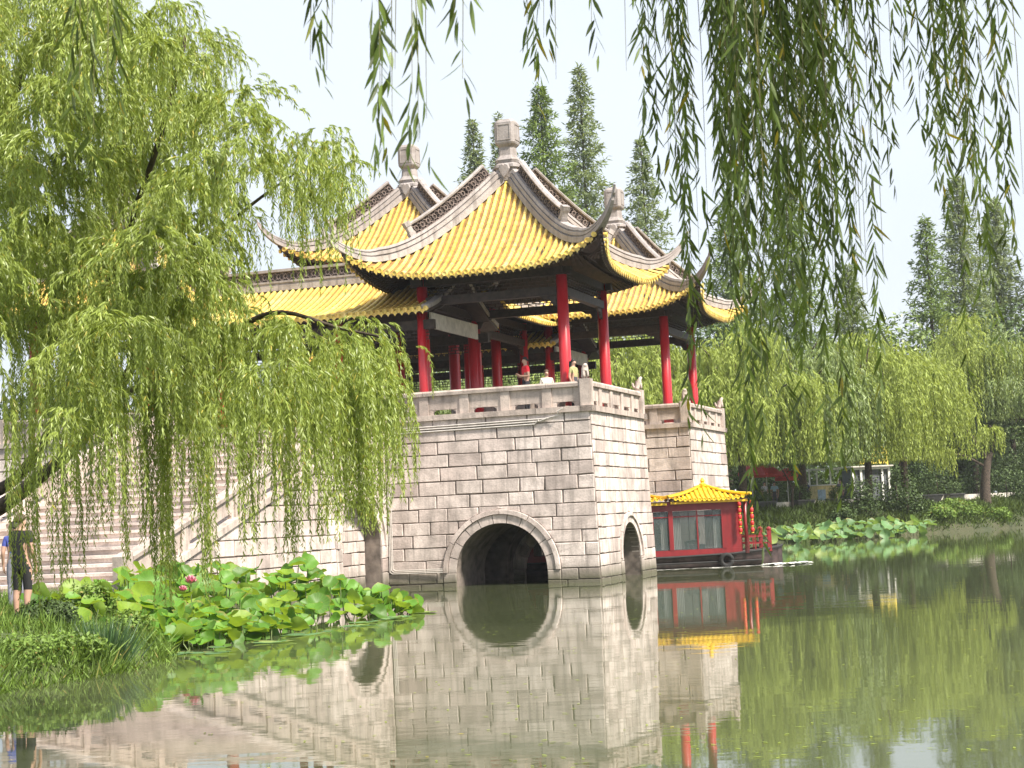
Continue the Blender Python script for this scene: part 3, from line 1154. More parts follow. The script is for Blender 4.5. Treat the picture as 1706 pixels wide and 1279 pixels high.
class HipRoof:
    def __init__(s, E, ze, H, lift=0.75, flare=0.35, dmin=0.22, zcurve=None, spacing=0.235):
        s.E, s.ze, s.H, s.lift, s.flare, s.dmin, s.sp = E, ze, H, lift, flare, dmin, spacing
        s.zcurve = zcurve

    def dend(s, l):
        return s.E + s.flare * min(1.0, abs(l) / s.E) ** 4

    def z(s, d, l):
        q = 1 - d / s.E
        if s.zcurve:
            b = s.zcurve(d)
        else:
            b = s.ze + s.H * ((0.36 * q + 0.64 * q ** 1.6) if q > 0 else 0.36 * q)
        k_ = min(1.05, abs(l) / max(d, 0.05))
        return b + s.lift * (k_ ** 3.6) * (min(1.1, d / s.E) ** 4)

    def pt(s, d, l):
        return Vector((l, -d, s.z(d, l)))

    def build(s, parent, horn=(0.60, 1.12), lattice=(0.03, 0.70), rows=True, drips=True, ridge_h=0.30):
        # the sheet of pan tiles over a dark boarded underside, four sides in one shell
        mb = MB()
        nq, nd = 26, 14
        for k_ in range(4):
            rot = Matrix.Rotation(k_ * math.pi / 2, 3, 'Z')
            base = len(mb.v)
            for lay in (0, 1):
                for j in range(nd + 1):
                    for i in range(nq + 1):
                        q = -1 + 2 * i / nq
                        de = s.E + s.flare * abs(q) ** 4
                        # lateral reaches the hip exactly
                        d = s.dmin + (de - s.dmin) * (j / nd)
                        p = s.pt(d, q * d)
                        if lay:
                            p.z -= 0.10
                            p.y *= 0.997
                        p = rot @ p
                        mb.v.append(tuple(p))
            n1 = nq + 1
            off = (nd + 1) * n1
            for j in range(nd):
                for i in range(nq):
                    a = base + j * n1 + i
                    mb.f.append((a, a + n1, a + n1 + 1, a + 1)); mb.m.append(0)
                    mb.f.append((a + off, a + off + 1, a + off + n1 + 1, a + off + n1)); mb.m.append(1)
            for i in range(nq):
                a = base + nd * n1 + i
                mb.f.append((a, a + off, a + off + 1, a + 1)); mb.m.append(1)
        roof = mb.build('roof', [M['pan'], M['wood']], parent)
        # cover-tile runs
        if rows:
            n = int((s.E + s.flare * 0.8) / s.sp)
            for i in range(-n, n + 1):
                l = i * s.sp
                d0, d1 = max(abs(l) + 0.06, s.dmin + 0.02), s.dend(l)
                if d1 - d0 < 0.16:
                    continue
                m = max(3, int((d1 - d0) / 0.22))
                path = [s.pt(d0 + (d1 + 0.03 - d0) * j / m, l) + Vector((0, 0, 0.012)) for j in range(m + 1)]
                me = tile_row_mesh('tile_row', path)
                for k_ in range(4):
                    put('tile_row', me, roof, rot=(0, 0, k_ * math.pi / 2))
                if drips and i < n:
                    l2 = l + s.sp / 2
                    p = s.pt(s.dend(l2) + 0.015, l2)
                    p.z -= 0.02
                    for k_ in range(4):
                        put('drip_tile', DRIP, roof, loc=Matrix.Rotation(k_ * math.pi / 2, 3, 'Z') @ p, rot=(0, 0, k_ * math.pi / 2))
        # hip ridges with openwork and horns
        cd = s.E + s.flare
        dl = 0.86 * s.E
        hip = [Vector((d, -d, s.z(d, d) + 0.0)) for d in np.linspace(max(0.12, s.dmin), dl, 14)]
        p0 = hip[-1]; t0 = (hip[-1] - hip[-2]).normalized()
        tip = Vector((cd + horn[0], -(cd + horn[0]), s.z(cd, cd) + horn[1]))
        cpt = Vector((cd, -cd, s.z(cd, cd) + 0.10))
        c1 = p0 + t0 * (cpt - p0).length * 0.55
        c2 = Vector((cd + horn[0] * 0.62, -(cd + horn[0] * 0.62), s.z(cd, cd) + horn[1] * 0.12))
        for q in np.linspace(0.08, 1, 13):
            hip.append(p0 * (1 - q) ** 3 + c1 * 3 * q * (1 - q) ** 2 + c2 * 3 * q * q * (1 - q) + tip * q ** 3)
        side = Vector((1, 1, 0)).normalized()
        N = len(hip)
        seq = [(p, side) for p in hip]
        n0 = 14

        def tp(i):
            return 1.0 if i < n0 else max(0.10, 1 - 0.90 * ((i - n0 + 1) / (N - n0)) ** 0.95)
        mb = MB()
        for w0, z0, w1, z1 in ((0.22, -0.05, 0.21, 0.13), (0.15, 0.13, 0.15, 0.18), (0.19, 0.18, 0.18, 0.29), (0.13, 0.29, 0.13, 0.335), (0.17, 0.335, 0.14, 0.42)):
            sweep(mb, seq, lambda i: [(-w0 * tp(i), (z0 if z0 > 0 else z0 / tp(i)) * tp(i)), (-w1 * tp(i), z1 * tp(i)), (w1 * tp(i), z1 * tp(i)), (w0 * tp(i), (z0 if z0 > 0 else z0 / tp(i)) * tp(i))])
        ridge_me = mb.mesh('hip_ridge', M['plaster'])
        # path length up to the lattice end
        acc = [0.0]
        for a, b in zip(hip[:-1], hip[1:]):
            acc.append(acc[-1] + (b - a).length)
        Lh = acc[n0 - 1]

        def ev(x):
            for i in range(N - 1):
                if x <= acc[i + 1]:
                    q = (x - acc[i]) / (acc[i + 1] - acc[i])
                    return hip[i].lerp(hip[i + 1], q), (hip[i + 1] - hip[i]).normalized()
            return hip[-1], (hip[-1] - hip[-2]).normalized()
        pan = []
        a0, a1 = Lh * lattice[0], Lh * lattice[1]
        npn = max(3, int((a1 - a0) / 0.262))
        for i in range(npn):
            p, td = ev(a0 + (i + 0.5) * (a1 - a0) / npn)
            up = side.cross(td).normalized()
            if up.z < 0: up = -up
            p = p + up * 0.415
            sd = up.cross(td)
            pan.append(Matrix(((td.x, sd.x, up.x, p.x), (td.y, sd.y, up.y, p.y), (td.z, sd.z, up.z, p.z), (0, 0, 0, 1))))
        mb = MB()
        cs = [(ev(a0 + (a1 - a0) * i / 12)[0], side) for i in range(13)]
        sweep(mb, cs, lambda i: [(-0.10, 0.76), (-0.12, 0.81), (-0.06, 0.86), (0.06, 0.86), (0.12, 0.81), (0.10, 0.76)])
        # end block of the openwork
        p, td = ev(a1 + 0.10)
        up = side.cross(td).normalized()
        if up.z < 0: up = -up
        for dz, d1_, w_, l_ in ((0.41, 0.55, 0.11, 0.11), (0.55, 0.76, 0.10, 0.085), (0.76, 0.92, 0.12, 0.10)):
            b0, b1 = p + up * dz, p + up * d1_
            mb.quad_strip_ring([[c + td * x + side * y for x, y in ((-l_, -w_), (l_, -w_), (l_, w_), (-l_, w_))] for c in (b0, b1)])
        cap_me = mb.mesh('ridge_cap', M['plaster'])
        for k_ in range(4):
            rz = k_ * math.pi / 2
            put('hip_ridge', ridge_me, roof, rot=(0, 0, rz))
            put('ridge_cap', cap_me, roof, rot=(0, 0, rz))
            for m4 in pan:
                put('lattice_panel', PANEL, roof, mat=Matrix.Rotation(rz, 4, 'Z') @ m4)
        return roof


def finial(parent, z, sc=1.0):
    mb = MB()
    def ring(h, w, ch):
        w *= sc; ch *= sc
        return [(-w + ch, -w, z + h * sc), (w - ch, -w, z + h * sc), (w, -w + ch, z + h * sc), (w, w - ch, z + h * sc), (w - ch, w, z + h * sc), (-w + ch, w, z + h * sc), (-w, w - ch, z + h * sc), (-w, -w + ch, z + h * sc)]
    prof = [(-0.25, 0.34, 0.1), (0.14, 0.36, 0.1), (0.18, 0.41, 0.12), (0.28, 0.40, 0.12), (0.33, 0.34, 0.12), (0.44, 0.38, 0.13), (0.50, 0.34, 0.12), (0.60, 0.27, 0.09), (0.88, 0.25, 0.09), (0.98, 0.33, 0.10), (1.03, 0.345, 0.09), (1.70, 0.345, 0.09), (1.80, 0.28, 0.10), (1.84, 0.12, 0.05)]
    mb.quad_strip_ring([ring(*p) for p in prof])
    for k_ in range(4):
        rot = Matrix.Rotation(k_ * math.pi / 2, 3, 'Z')
        w = 0.345 * sc
        a, b = z + 1.10 * sc, z + 1.64 * sc
        q = 0.20 * sc
        for (x0, x1, z0, z1) in ((-q - .03, -q, a, b), (q, q + .03, a, b), (-q, q, a, a + .03), (-q, q, b - .03, b)):
            mb.box(x0, x1, -w - 0.018, -w + 0.01, z0, z1, fr=lambda x, y, zz: rot @ Vector((x, y, zz)))
    fo = mb.build('finial', M['plaster'], parent)
    for k_ in range(4):      # carved leaf below the finial on every side
        mb = MB()
        rot = Matrix.Rotation(k_ * math.pi / 2, 3, 'Z')
        sh_ = [(-0.16, 0.26), (-0.06, 0.30), (0, 0.25), (0.06, 0.30), (0.16, 0.26), (0.20, 0.12), (0.10, -0.08), (0, -0.22), (-0.10, -0.08), (-0.20, 0.12)]
        mb.quad_strip_ring([[rot @ Vector((x * sc, -0.46 * sc, z + zz * sc)) for x, zz in sh_], [rot @ Vector((x * 0.8 * sc, -0.52 * sc, z + zz * 0.85 * sc)) for x, zz in sh_]])
        mb.build('carved_leaf', M['plaster'], fo)
    return fo


def column(parent, x, y, z0, z1, r=0.185):
    mb = MB()
    mb.lathe([(r * 1.03, z0 + 0.16), (r, z0 + 0.9), (r * 0.93, z1)], 20, (x, y))
    c = mb.build('column', M['red'], parent, smooth=True)
    mb = MB()
    mb.lathe([(r * 1.45, z0 - 0.02), (r * 1.55, z0 + 0.05), (r * 1.45, z0 + 0.12), (r * 1.15, z0 + 0.16)], 20, (x, y))
    mb.build('column_base', M['rail_stone'], c)
    return c


def fretwork(parent, p, q, h, bars=0.022, cell=0.13, name='fretwork'):
    """openwork band hung between two points (bottom edge), height h"""
    p, q = Vector(p), Vector(q)
    L = (q - p).length
    t_ = (q - p).normalized()
    Z = Vector((0, 0, 1))
    mb = MB()
    for z in (0, h * 0.33, h * 0.67, h):
        mb.bar(p + Z * z, q + Z * z, 0.04, bars)
    n = int(L / cell)
    for i in range(n + 1):
        s = L * i / n
        for j in range(3):
            if (i + j) % 2 == 0:
                mb.bar(p + t_ * s + Z * (h * j / 3), p + t_ * s + Z * (h * (j + 1) / 3), 0.03, bars)
    return tag(mb.build(name, M['wood'], parent), kind='stuff')


def frame_of(parent, c, z):
    """beams, brackets and rafters of a square pavilion with columns at +-c; z = underside of the main beam"""
    for k_ in range(4):
        rot = Matrix.Rotation(k_ * math.pi / 2, 3, 'Z')
        rz = k_ * math.pi / 2
        if k_ == 0:
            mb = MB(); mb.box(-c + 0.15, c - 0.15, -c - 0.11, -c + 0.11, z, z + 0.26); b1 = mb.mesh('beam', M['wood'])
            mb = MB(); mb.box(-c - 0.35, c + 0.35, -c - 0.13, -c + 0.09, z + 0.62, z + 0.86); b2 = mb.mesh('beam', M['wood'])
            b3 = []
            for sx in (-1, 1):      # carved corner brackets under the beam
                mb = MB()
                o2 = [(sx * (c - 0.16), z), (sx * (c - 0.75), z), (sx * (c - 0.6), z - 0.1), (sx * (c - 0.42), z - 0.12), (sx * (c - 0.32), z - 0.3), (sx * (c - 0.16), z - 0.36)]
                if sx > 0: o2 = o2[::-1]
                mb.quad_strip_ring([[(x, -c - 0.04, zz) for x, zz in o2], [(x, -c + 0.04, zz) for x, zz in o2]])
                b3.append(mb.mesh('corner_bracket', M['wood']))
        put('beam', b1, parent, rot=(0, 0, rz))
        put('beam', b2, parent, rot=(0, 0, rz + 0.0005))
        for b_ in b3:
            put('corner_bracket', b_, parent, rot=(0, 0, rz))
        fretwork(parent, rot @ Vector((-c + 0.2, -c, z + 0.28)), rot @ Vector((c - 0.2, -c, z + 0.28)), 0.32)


def rafters(parent, rf, d_in):
    mb = MB()
    for k_ in range(4):
        rot = Matrix.Rotation(k_ * math.pi / 2, 3, 'Z')
        n = 26
        for i in range(-n, n + 1):
            l = i * (rf.E + rf.flare * 0.7) / n
            d1 = rf.dend(l) - 0.14
            d0 = max(d_in, abs(l) * 0.9)
            if d1 - d0 < 0.1: continue
            l0 = l * (0.72 if abs(l) > d_in else 1)
            p = rf.pt(d0, min(max(l0, -d0), d0)); q = rf.pt(d1, l)
            p.z -= 0.15; q.z -= 0.145
            mb.bar(rot @ p, rot @ q, 0.07, 0.07, mi=0)
            q2 = q + (q - p).normalized() * 0.012
            mb.bar(rot @ q, rot @ q2, 0.062, 0.062, mi=1)
    return tag(mb.build('rafters', [M['wood'], M['rafter']], parent), kind='stuff')


DECK = TOPZ + 0.06
CC = 2.34
corner_roof = HipRoof(3.92, 4.40, 3.75)


def corner_pavilion(x, y, label):
    w = bw(x, y, DECK)
    pv = thing('pavilion', w, TH, label, 'pavilion', 'pavilions on the bridge')
    for sx in (-1, 1):
        for sy in (-1, 1):
            column(pv, sx * CC, sy * CC, 0, 4.5)
    frame_of(pv, CC, 3.66)
    rf = corner_roof.build(pv)
    rafters(pv, corner_roof, CC - 0.3)
    finial(pv, 8.12)
    return pv


pav1 = corner_pavilion(-PIER / 2 - 0.02, PIER / 2, 'nearest yellow-tiled pavilion with red columns on the front pier with the big arch')


def clone_pavilion(x, y, label):
    c = copy_tree(pav1)
    c.location = bw(x, y, DECK)
    c['label'] = label
    return c


clone_pavilion(-PIER / 2 - 0.02, P3Y + PIER / 2, 'right-hand yellow-tiled pavilion on the farther pier behind the tour boat')
clone_pavilion(XL - PIER / 2, PIER / 2, 'left pavilion of the bridge almost hidden behind the big willow')

# central pavilion with two tiers of eaves
CX, CY = -PIER - 2.75, (P3Y + PIER) / 2
cen = thing('central_pavilion', bw(CX, CY, DECK), TH, 'taller two-tiered yellow pavilion behind the nearest one, partly behind the willow', 'pavilion', 'pavilions on the bridge')
upper = HipRoof(3.45, 6.35, 3.0, lift=0.6)
low = HipRoof(4.55, 4.05, 1.0, lift=0.6, dmin=2.5, zcurve=lambda d: 4.05 + 0.62 * max(-0.4, (4.55 - d)) * (0.6 + 0.2 * max(0, 4.55 - d)))
for sx in (-1, 1):
    for sy in (-1, 1):
        column(cen, sx * 2.35, sy * 2.35, 0, 6.6, 0.2)
        column(cen, sx * 3.2, sy * 3.2, 0, 4.3, 0.17)
frame_of(cen, 3.2, 3.4)
low.build(cen, horn=(0.6, 0.8), lattice=(0.1, 0.5), drips=False)
mb = MB()
for k_ in range(4):
    rot = Matrix.Rotation(k_ * math.pi / 2, 3, 'Z')
    mb.box(-2.3, 2.3, -2.42, -2.30, 4.9, 6.75, fr=lambda x, y, z: rot @ Vector((x, y, z)))
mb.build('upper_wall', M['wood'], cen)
upper.build(cen, horn=(0.55, 0.9), drips=False)
rafters(cen, upper, 2.0)
finial(cen, 9.27)


# galleries that join the pavilions across the deck at both ends
def gallery(x0, x1, yc, label):
    g_ = thing('gallery', bw((x0 + x1) / 2, yc, DECK), TH, label, 'gallery', 'roofed galleries on the bridge')
    L = (x1 - x0) / 2
    D, ze, zr = 3.35, 3.42, 4.95
    prof = lambda q: ze + (zr - ze) * (0.55 * q + 0.45 * q * q)
    mb = MB()
    n = 12
    for lay in (0, 1):
        for j in range(-n, n + 1):
            y = D * j / n
            z = prof(1 - abs(j) / n) - (0.10 if lay else 0)
            for x in (-L, L):
                mb.v.append((x, y, z))
    m = 2 * (2 * n + 1)
    for j in range(2 * n):
        a = 2 * j
        mb.f.append((a, a + 1, a + 3, a + 2)); mb.m.append(0)
        mb.f.append((a + m, a + m + 2, a + m + 3, a + m + 1)); mb.m.append(1)
        mb.f.append((a + 1, a + m + 1, a + m + 3, a + 3)); mb.m.append(1)
        mb.f.append((a, a + 2, a + m + 2, a + m)); mb.m.append(1)
    for a in (0, 4 * n):
        mb.f.append((a, a + m, a + m + 1, a + 1)); mb.m.append(1)
    roof = mb.build('roof', [M['pan'], M['wood']], g_)
    path = [Vector((0, -D * (0.05 + 0.96 * i / 10), prof(1 - min(1, 0.05 + 0.96 * i / 10)) + 0.012)) for i in range(11)]
    me = tile_row_mesh('tile_row', path)
    k_ = int(2 * L / 0.235)
    for i in range(k_ + 1):
        x = -L + 0.08 + (2 * L - 0.16) * i / k_
        put('tile_row', me, roof, loc=(x, 0, 0))
        put('tile_row', me, roof, loc=(x, 0, 0), rot=(0, 0, math.pi))
        if i < k_:
            put('drip_tile', DRIP, roof, loc=(x + 0.117, -D - 0.02, ze - 0.02))
    mb = MB()
    for w, z0, z1 in ((0.20, zr - 0.05, zr + 0.14), (0.15, zr + 0.14, zr + 0.22), (0.19, zr + 0.22, zr + 0.29)):
        mb.box(-L, L, -w, w, z0, z1)
    mb.box(-L, L, -0.10, 0.10, zr + 0.62, zr + 0.71)
    mb.build('ridge', M['plaster'], roof)
    kk = int(2 * L / 0.262)
    for i in range(kk):
        put('lattice_panel', PANEL, roof, loc=(-L + (i + 0.5) * 2 * L / kk, 0, zr + 0.285))
    # verges at both ends
    for sx in (-1, 1):
        mb = MB()
        for sy in (-1, 1):
            pts = [(Vector((sx * (L - 0.10), sy * D * j / 10, prof(1 - j / 10) + 0.02)), Vector((1, 0, 0))) for j in range(11)]
            sweep(mb, pts, lambda i: [(-0.13, 0.0), (-0.13, 0.13), (0.13, 0.13), (0.13, 0.0)])
        mb.build('verge', M['plaster'], roof)
        mb = MB(); mb.box(sx * (L - 0.3) - 0.04, sx * (L - 0.3) + 0.04, -D + 0.9, D - 1.4, ze - 0.50, ze + 0.0)
        mb.build('white_board', M['white_board'], g_)
    for y in (-D + 0.75, D - 0.75):
        mb = MB(); mb.box(-L + 0.1, L - 0.1, y - 0.1, y + 0.1, ze - 0.55, ze - 0.25)
        mb.build('beam', M['wood'], g_)
        fretwork(g_, (-L + 0.3, y, ze - 0.86), (L - 0.3, y, ze - 0.86), 0.3)
        for x in (-L + 0.55, -L / 2.6, L / 2.6, L - 0.55):
            column(g_, x, y, 0, ze + 0.1, 0.15)
    return g_


GX0, GX1 = XL + XR + 5.15, -5.15
gallery(GX0, GX1, 3.25, 'low yellow-tiled gallery roof joined to the left side of the nearest pavilion')
gallery(GX0, GX1, P3Y + 3.25, 'far gallery roof glimpsed between the red columns of the nearest pavilion')

# ================================================================== people
def person(label, loc, rz, h=1.70, shirt=(0.02, 0.02, 0.022), legs=(0.02, 0.02, 0.022), shorts=False, sit=False, hair='hair', arms='down', long_hair=False, group=None, sname='shirt', lname='trousers'):
    k_ = h / 1.70
    ph = 0.50 if sit else 0.93            # pelvis height
    t_ = thing('person', loc, rz, label, 'person', group)
    J, Eg, reg = [], [], []

    def j(p, r_):
        J.append(((p[0] * k_, p[1] * k_, p[2] * k_ if not sit else (p[2] - 0.0) * k_), r_ if hasattr(r_, '__len__') else r_ * k_))
        return len(J) - 1

    def e(a, b, r_):
        Eg.append((a, b)); reg.append(r_)
    z = ph
    pel = j((0, 0, z), (0.155 * k_, 0.115 * k_))
    wai = j((0, 0, z + 0.16), (0.135 * k_, 0.10 * k_))
    che = j((0, 0.0, z + 0.37), (0.165 * k_, 0.115 * k_))
    nb = j((0, 0.01, z + 0.52), 0.075)
    nk = j((0, 0.0, z + 0.58), 0.055)
    hd = j((0, -0.015, z + 0.66), 0.085)
    ht = j((0, -0.005, z + 0.735), 0.078)
    nose = j((0, -0.115, z + 0.655), 0.014)
    e(pel, wai, 'l'); e(wai, che, 's'); e(che, nb, 's'); e(nb, nk, 'k'); e(nk, hd, 'k'); e(hd, ht, 'k'); e(hd, nose, 'k')
    for sx in (-1, 1):
        shd = j((sx * 0.175, 0, z + 0.47), 0.062)
        e(che, shd, 's')
        if arms == 'down':
            el = (sx * 0.235, 0.03, z + 0.19); wr = (sx * 0.225, -0.06, z - 0.04); hn = (sx * 0.215, -0.08, z - 0.12)
        elif arms == 'front':
            el = (sx * 0.235, 0.0, z + 0.19); wr = (sx * 0.11, -0.20, z + 0.20); hn = (sx * 0.04, -0.25, z + 0.24)
        else:                              # one hand raised to the face, one down
            if sx > 0:
                el = (sx * 0.24, -0.06, z + 0.20); wr = (sx * 0.14, -0.21, z + 0.36); hn = (sx * 0.09, -0.23, z + 0.44)
            else:
                el = (sx * 0.235, 0.03, z + 0.19); wr = (sx * 0.225, -0.06, z - 0.04); hn = (sx * 0.215, -0.08, z - 0.12)
        sl = tuple(0.45 * a + 0.55 * b for a, b in zip((sx * 0.175, 0, z + 0.47), el))
        a0 = j(sl, 0.052); a1 = j(el, 0.042); a2 = j(wr, 0.027); a3 = j(hn, (0.036 * k_, 0.020 * k_))
        e(shd, a0, 's'); e(a0, a1, 'k'); e(a1, a2, 'k'); e(a2, a3, 'k')
        dr = (Vector(hn) - Vector(wr)).normalized()
        sd = Vector((0, 1, 0)) if arms == 'down' else Vector((0, 0, 1))
        sd = (sd - dr * sd.dot(dr)).normalized()
        for q, ln in ((-0.028, 0.065), (-0.010, 0.08), (0.009, 0.075), (0.027, 0.06)):
            f0 = Vector(hn) + dr * 0.03 + sd * q
            f1 = j(f0 + dr * ln * 0.6, 0.0085); f2 = j(f0 + dr * ln + Vector((-sx * 0.02, 0, 0)), 0.007)
            e(a3, f1, 'k'); e(f1, f2, 'k')
        th = j(Vector(hn) - dr * 0.01 - sd * 0.05 + Vector((-sx * 0.015, 0, 0)), 0.009)
        e(a3, th, 'k')
        if sit:
            hp = j((sx * 0.09, -0.04, z - 0.03), 0.088); kn = j((sx * 0.10, -0.44, z - 0.02), 0.06); an = j((sx * 0.10, -0.42, 0.09), 0.038); to = j((sx * 0.105, -0.60, 0.035), 0.036)
            e(pel, hp, 'l'); e(hp, kn, 'l')
        else:
            hp = j((sx * 0.095, 0, z - 0.10), 0.092); kn = j((sx * 0.10, -0.015, 0.49), 0.062 if not shorts else 0.075); an = j((sx * 0.105, 0.02, 0.09), 0.040); to = j((sx * 0.12, -0.15, 0.035), 0.038)
            e(pel, hp, 'l'); e(hp, kn, 'l')
        md = tuple((a + b) / 2 for a, b in zip(J[kn][0], J[an][0]))
        cf = j((md[0] / k_, md[1] / k_ + 0.02, md[2] / k_ + 0.06), 0.055)
        e(kn, cf, 'c'); e(cf, an, 'c'); e(an, to, 'f')
    me = skin_mesh('body', J, Eg, pel, 2)
    mats = {'s': cloth(sname, shirt), 'l': cloth(lname, legs), 'k': M['skin'], 'c': M['skin'] if shorts else cloth(lname, legs), 'f': cloth('shoe', (0.05, 0.045, 0.04))}
    order = ['s', 'l', 'k', 'c', 'f']
    for o_ in order:
        me.materials.append(mats[o_])
    A = np.array([J[a][0] for a, b in Eg]); B = np.array([J[b][0] for a, b in Eg])
    n = len(me.polygons)
    C = np.empty(n * 3); me.polygons.foreach_get('center', C); C = C.reshape(-1, 3)
    AB = B - A
    q = np.clip(np.einsum('nij,ij->ni', C[:, None] - A[None], AB) / np.maximum(1e-9, (AB ** 2).sum(1)), 0, 1)
    dd = np.linalg.norm(C[:, None] - (A[None] + q[..., None] * AB[None]), axis=2)
    idx = dd.argmin(1)
    me.polygons.foreach_set('material_index', np.array([order.index(reg[i]) for i in idx], dtype=np.int32))
    put('body', me, t_)
    # hair cap
    mb = MB()
    hz = (z + 0.725) * k_
    prof = []
    rings = []
    for i in range(6):
        a = math.pi / 2 * i / 5
        rings.append([(0.092 * k_ * math.cos(a) * math.cos(2 * math.pi * q_ / 14), -0.004 + 0.097 * k_ * math.cos(a) * math.sin(2 * math.pi * q_ / 14) + (0.012 if math.sin(2 * math.pi * q_ / 14) > 0 else 0.02), hz + 0.085 * k_ * math.sin(a) - (0.07 * k_ * max(0, math.sin(2 * math.pi * q_ / 14)) * (1 - i / 5))) for q_ in range(14)])
    mb.quad_strip_ring(rings)
    if long_hair:
        mb.tube([(0, 0.08 * k_, hz), (0, 0.10 * k_, hz - 0.15), (0, 0.09 * k_, hz - 0.30)], [0.07, 0.065, 0.03], 8)
    mb.build('hair', M[hair], t_, smooth=True)
    return t_


def deckp(x, y, z=DECK):
    return bw(x, y, z)


person('man in a bright red t-shirt standing behind the parapet under the nearest pavilion', deckp(-2.35, 0.80), TH - 0.9, 1.74, (0.85, 0.03, 0.05), (0.03, 0.03, 0.04), arms='front', sname='red_shirt')
person('seated person in a cream top, low behind the parapet beside the red-shirted man', deckp(-1.72, 0.95, DECK + 0.13), TH + 0.5, 1.58, (0.72, 0.66, 0.56), (0.1, 0.1, 0.13), sit=True, hair='hair_brown', sname='cream_top', lname='grey_trousers')
person('dark-haired woman in an olive top beside the stone lion at the pier corner', deckp(-0.78, 0.75), TH + 1.3, 1.56, (0.36, 0.34, 0.16), (0.06, 0.06, 0.07), long_hair=True, sname='olive_top', lname='dark_trousers')
bn = thing('stone_bench', bw(-1.72, 1.02, DECK), TH, 'low stone bench behind the parapet of the nearest pavilion', 'bench')
mb = MB(); mb.box(-0.7, 0.7, -0.2, 0.22, 0.44, 0.52); mb.build('seat', M['rail_stone'], bn)
for sx in (-0.5, 0.5):
    mb = MB(); mb.box(sx - 0.08, sx + 0.08, -0.16, 0.18, 0, 0.438); mb.build('leg', M['rail_stone'], bn)

pp = at(38, 1020, 29.0)
person('man in black t-shirt and black shorts seen from behind, standing on the left bank', (pp.x, pp.y, 0.69), R(160), 1.74, (0.016, 0.015, 0.017), (0.014, 0.014, 0.015), shorts=True, hair='hair_brown', sname='black_shirt', lname='black_shorts', arms='raised')
pp = at(27, 1000, 33.5)
person('person in blue at the foot of the stairs, mostly hidden by the man in black', (pp.x, pp.y, 0.70), R(200), 1.66, (0.05, 0.07, 0.30), (0.2, 0.2, 0.25), sname='blue_shirt', lname='pale_trousers')

# ================================================================== tour boat
BH = R(1.5)
boat = thing('tour_boat', (5.38, 62.2, 0), BH, 'red tour boat with yellow tiled roof and hanging lanterns gliding out beside the farther pier', 'boat')
# x: forward (bow at right), y: across
mb = MB()
st_ = [(-10.0, 0.95, 0.50, -0.35), (-9.0, 1.30, 0.46, -0.4), (-5, 1.42, 0.42, -0.4), (0.0, 1.42, 0.42, -0.4), (2.0, 1.36, 0.46, -0.4), (3.1, 1.12, 0.54, -0.35), (3.7, 0.70, 0.62, -0.15), (3.9, 0.40, 0.66, 0.2)]
rings = []
for x, w, zt, zb in st_:
    rings.append([(x, -w, zt), (x, -w * 0.98, zt - 0.10), (x, -w * 0.9, 0.05), (x, -w * 0.55, zb), (x, w * 0.55, zb), (x, w * 0.9, 0.05), (x, w * 0.98, zt - 0.10), (x, w, zt)])
mb.quad_strip_ring(rings)
hull = mb.build('hull', M['hull'], boat, smooth=False)
mb = MB()
for sy in (-1, 1):
    mb.tube([(x, sy * (w + 0.02), zt + 0.0) for x, w, zt, zb in st_], 0.05, 6)
mb.build('gunwale', M['rubber'], hull)
mb = MB()
mb.tube([(x, -(w + 0.03) * 0.96, 0.20) for x, w, zt, zb in st_[:6]], 0.035, 6)
mb.build('rubbing_strake', M['rubber'], hull)
tyre_me = None
for x in (1.75, -2.6):
    mb = MB()
    mb.tube([(x + 0.19 * math.cos(a), -1.50, 0.25 + 0.19 * math.sin(a)) for a in np.linspace(0, 2 * math.pi, 17)], 0.075, 8)
    mb.build('tyre_fender', M['rubber'], boat, smooth=True)
# cabin
cab = thing('cabin', (0, 0, 0)); cab.parent = boat
mb = MB()
CYW = 1.22
x0, x1 = -8.6, 2.35
for sy in (-1, 1):
    y = sy * CYW
    mb.box(x0, x1, y - 0.04, y + 0.04, 0.42, 0.66)
    mb.box(x0, x1, y - 0.04, y + 0.04, 2.02, 2.34)
    xs_ = [x0, -7.4, -6.2, -5.0, -3.8, -2.6, -1.35, -0.1, 1.75]
    for x in xs_:
        mb.box(x - 0.075, x + 0.075, y - 0.055, y + 0.055, 0.658, 2.022)
    mb.box(1.75, 2.35, y - 0.035, y + 0.035, 0.662, 2.018)
for x in (x0, x1):
    mb.box(x - 0.04, x + 0.04, -CYW + 0.06, -0.35, 0.42, 2.34)
    mb.box(x - 0.04, x + 0.04, 0.35, CYW - 0.06, 0.42, 2.34)
    mb.box(x - 0.035, x + 0.035, -0.35, 0.35, 1.95, 2.335)
mb.box(x0 + 0.05, x1 - 0.05, -CYW + 0.05, CYW - 0.05, 0.40, 0.46)
wall_ = mb.build('cabin_wall', M['boat_red'], cab)
for sy in (-1, 1):
    y = sy * CYW
    for a, b in zip(xs_[:-1], xs_[1:]):
        mb = MB(); mb.box(a + 0.08, b - 0.08, y - 0.008, y + 0.008, 0.665, 2.015); mb.build('window_pane', M['glass'], cab)
        mb = MB()
        c_ = (a + b) / 2
        mb.box(c_ - 0.022, c_ + 0.022, y - 0.03, y + 0.03, 0.664, 2.016); mb.box(a + 0.078, b - 0.078, y - 0.026, y + 0.026, 1.80, 1.835)
        mb.build('window_bar', M['boat_red'], cab)
        # pale curtains gathered at both sides
        for q in (a + 0.22, b - 0.22):
            mb = MB()
            n = 9
            mb2 = [[(q - 0.13 + 0.26 * i / n, y - sy * (0.09 + 0.025 * (i % 2)), zz) for i in range(n + 1)] for zz in (0.68, 1.2, 2.0)]
            mb.quad_strip_ring(mb2, closed=False, caps=False)
            mb.build('curtain', M['white'], cab)
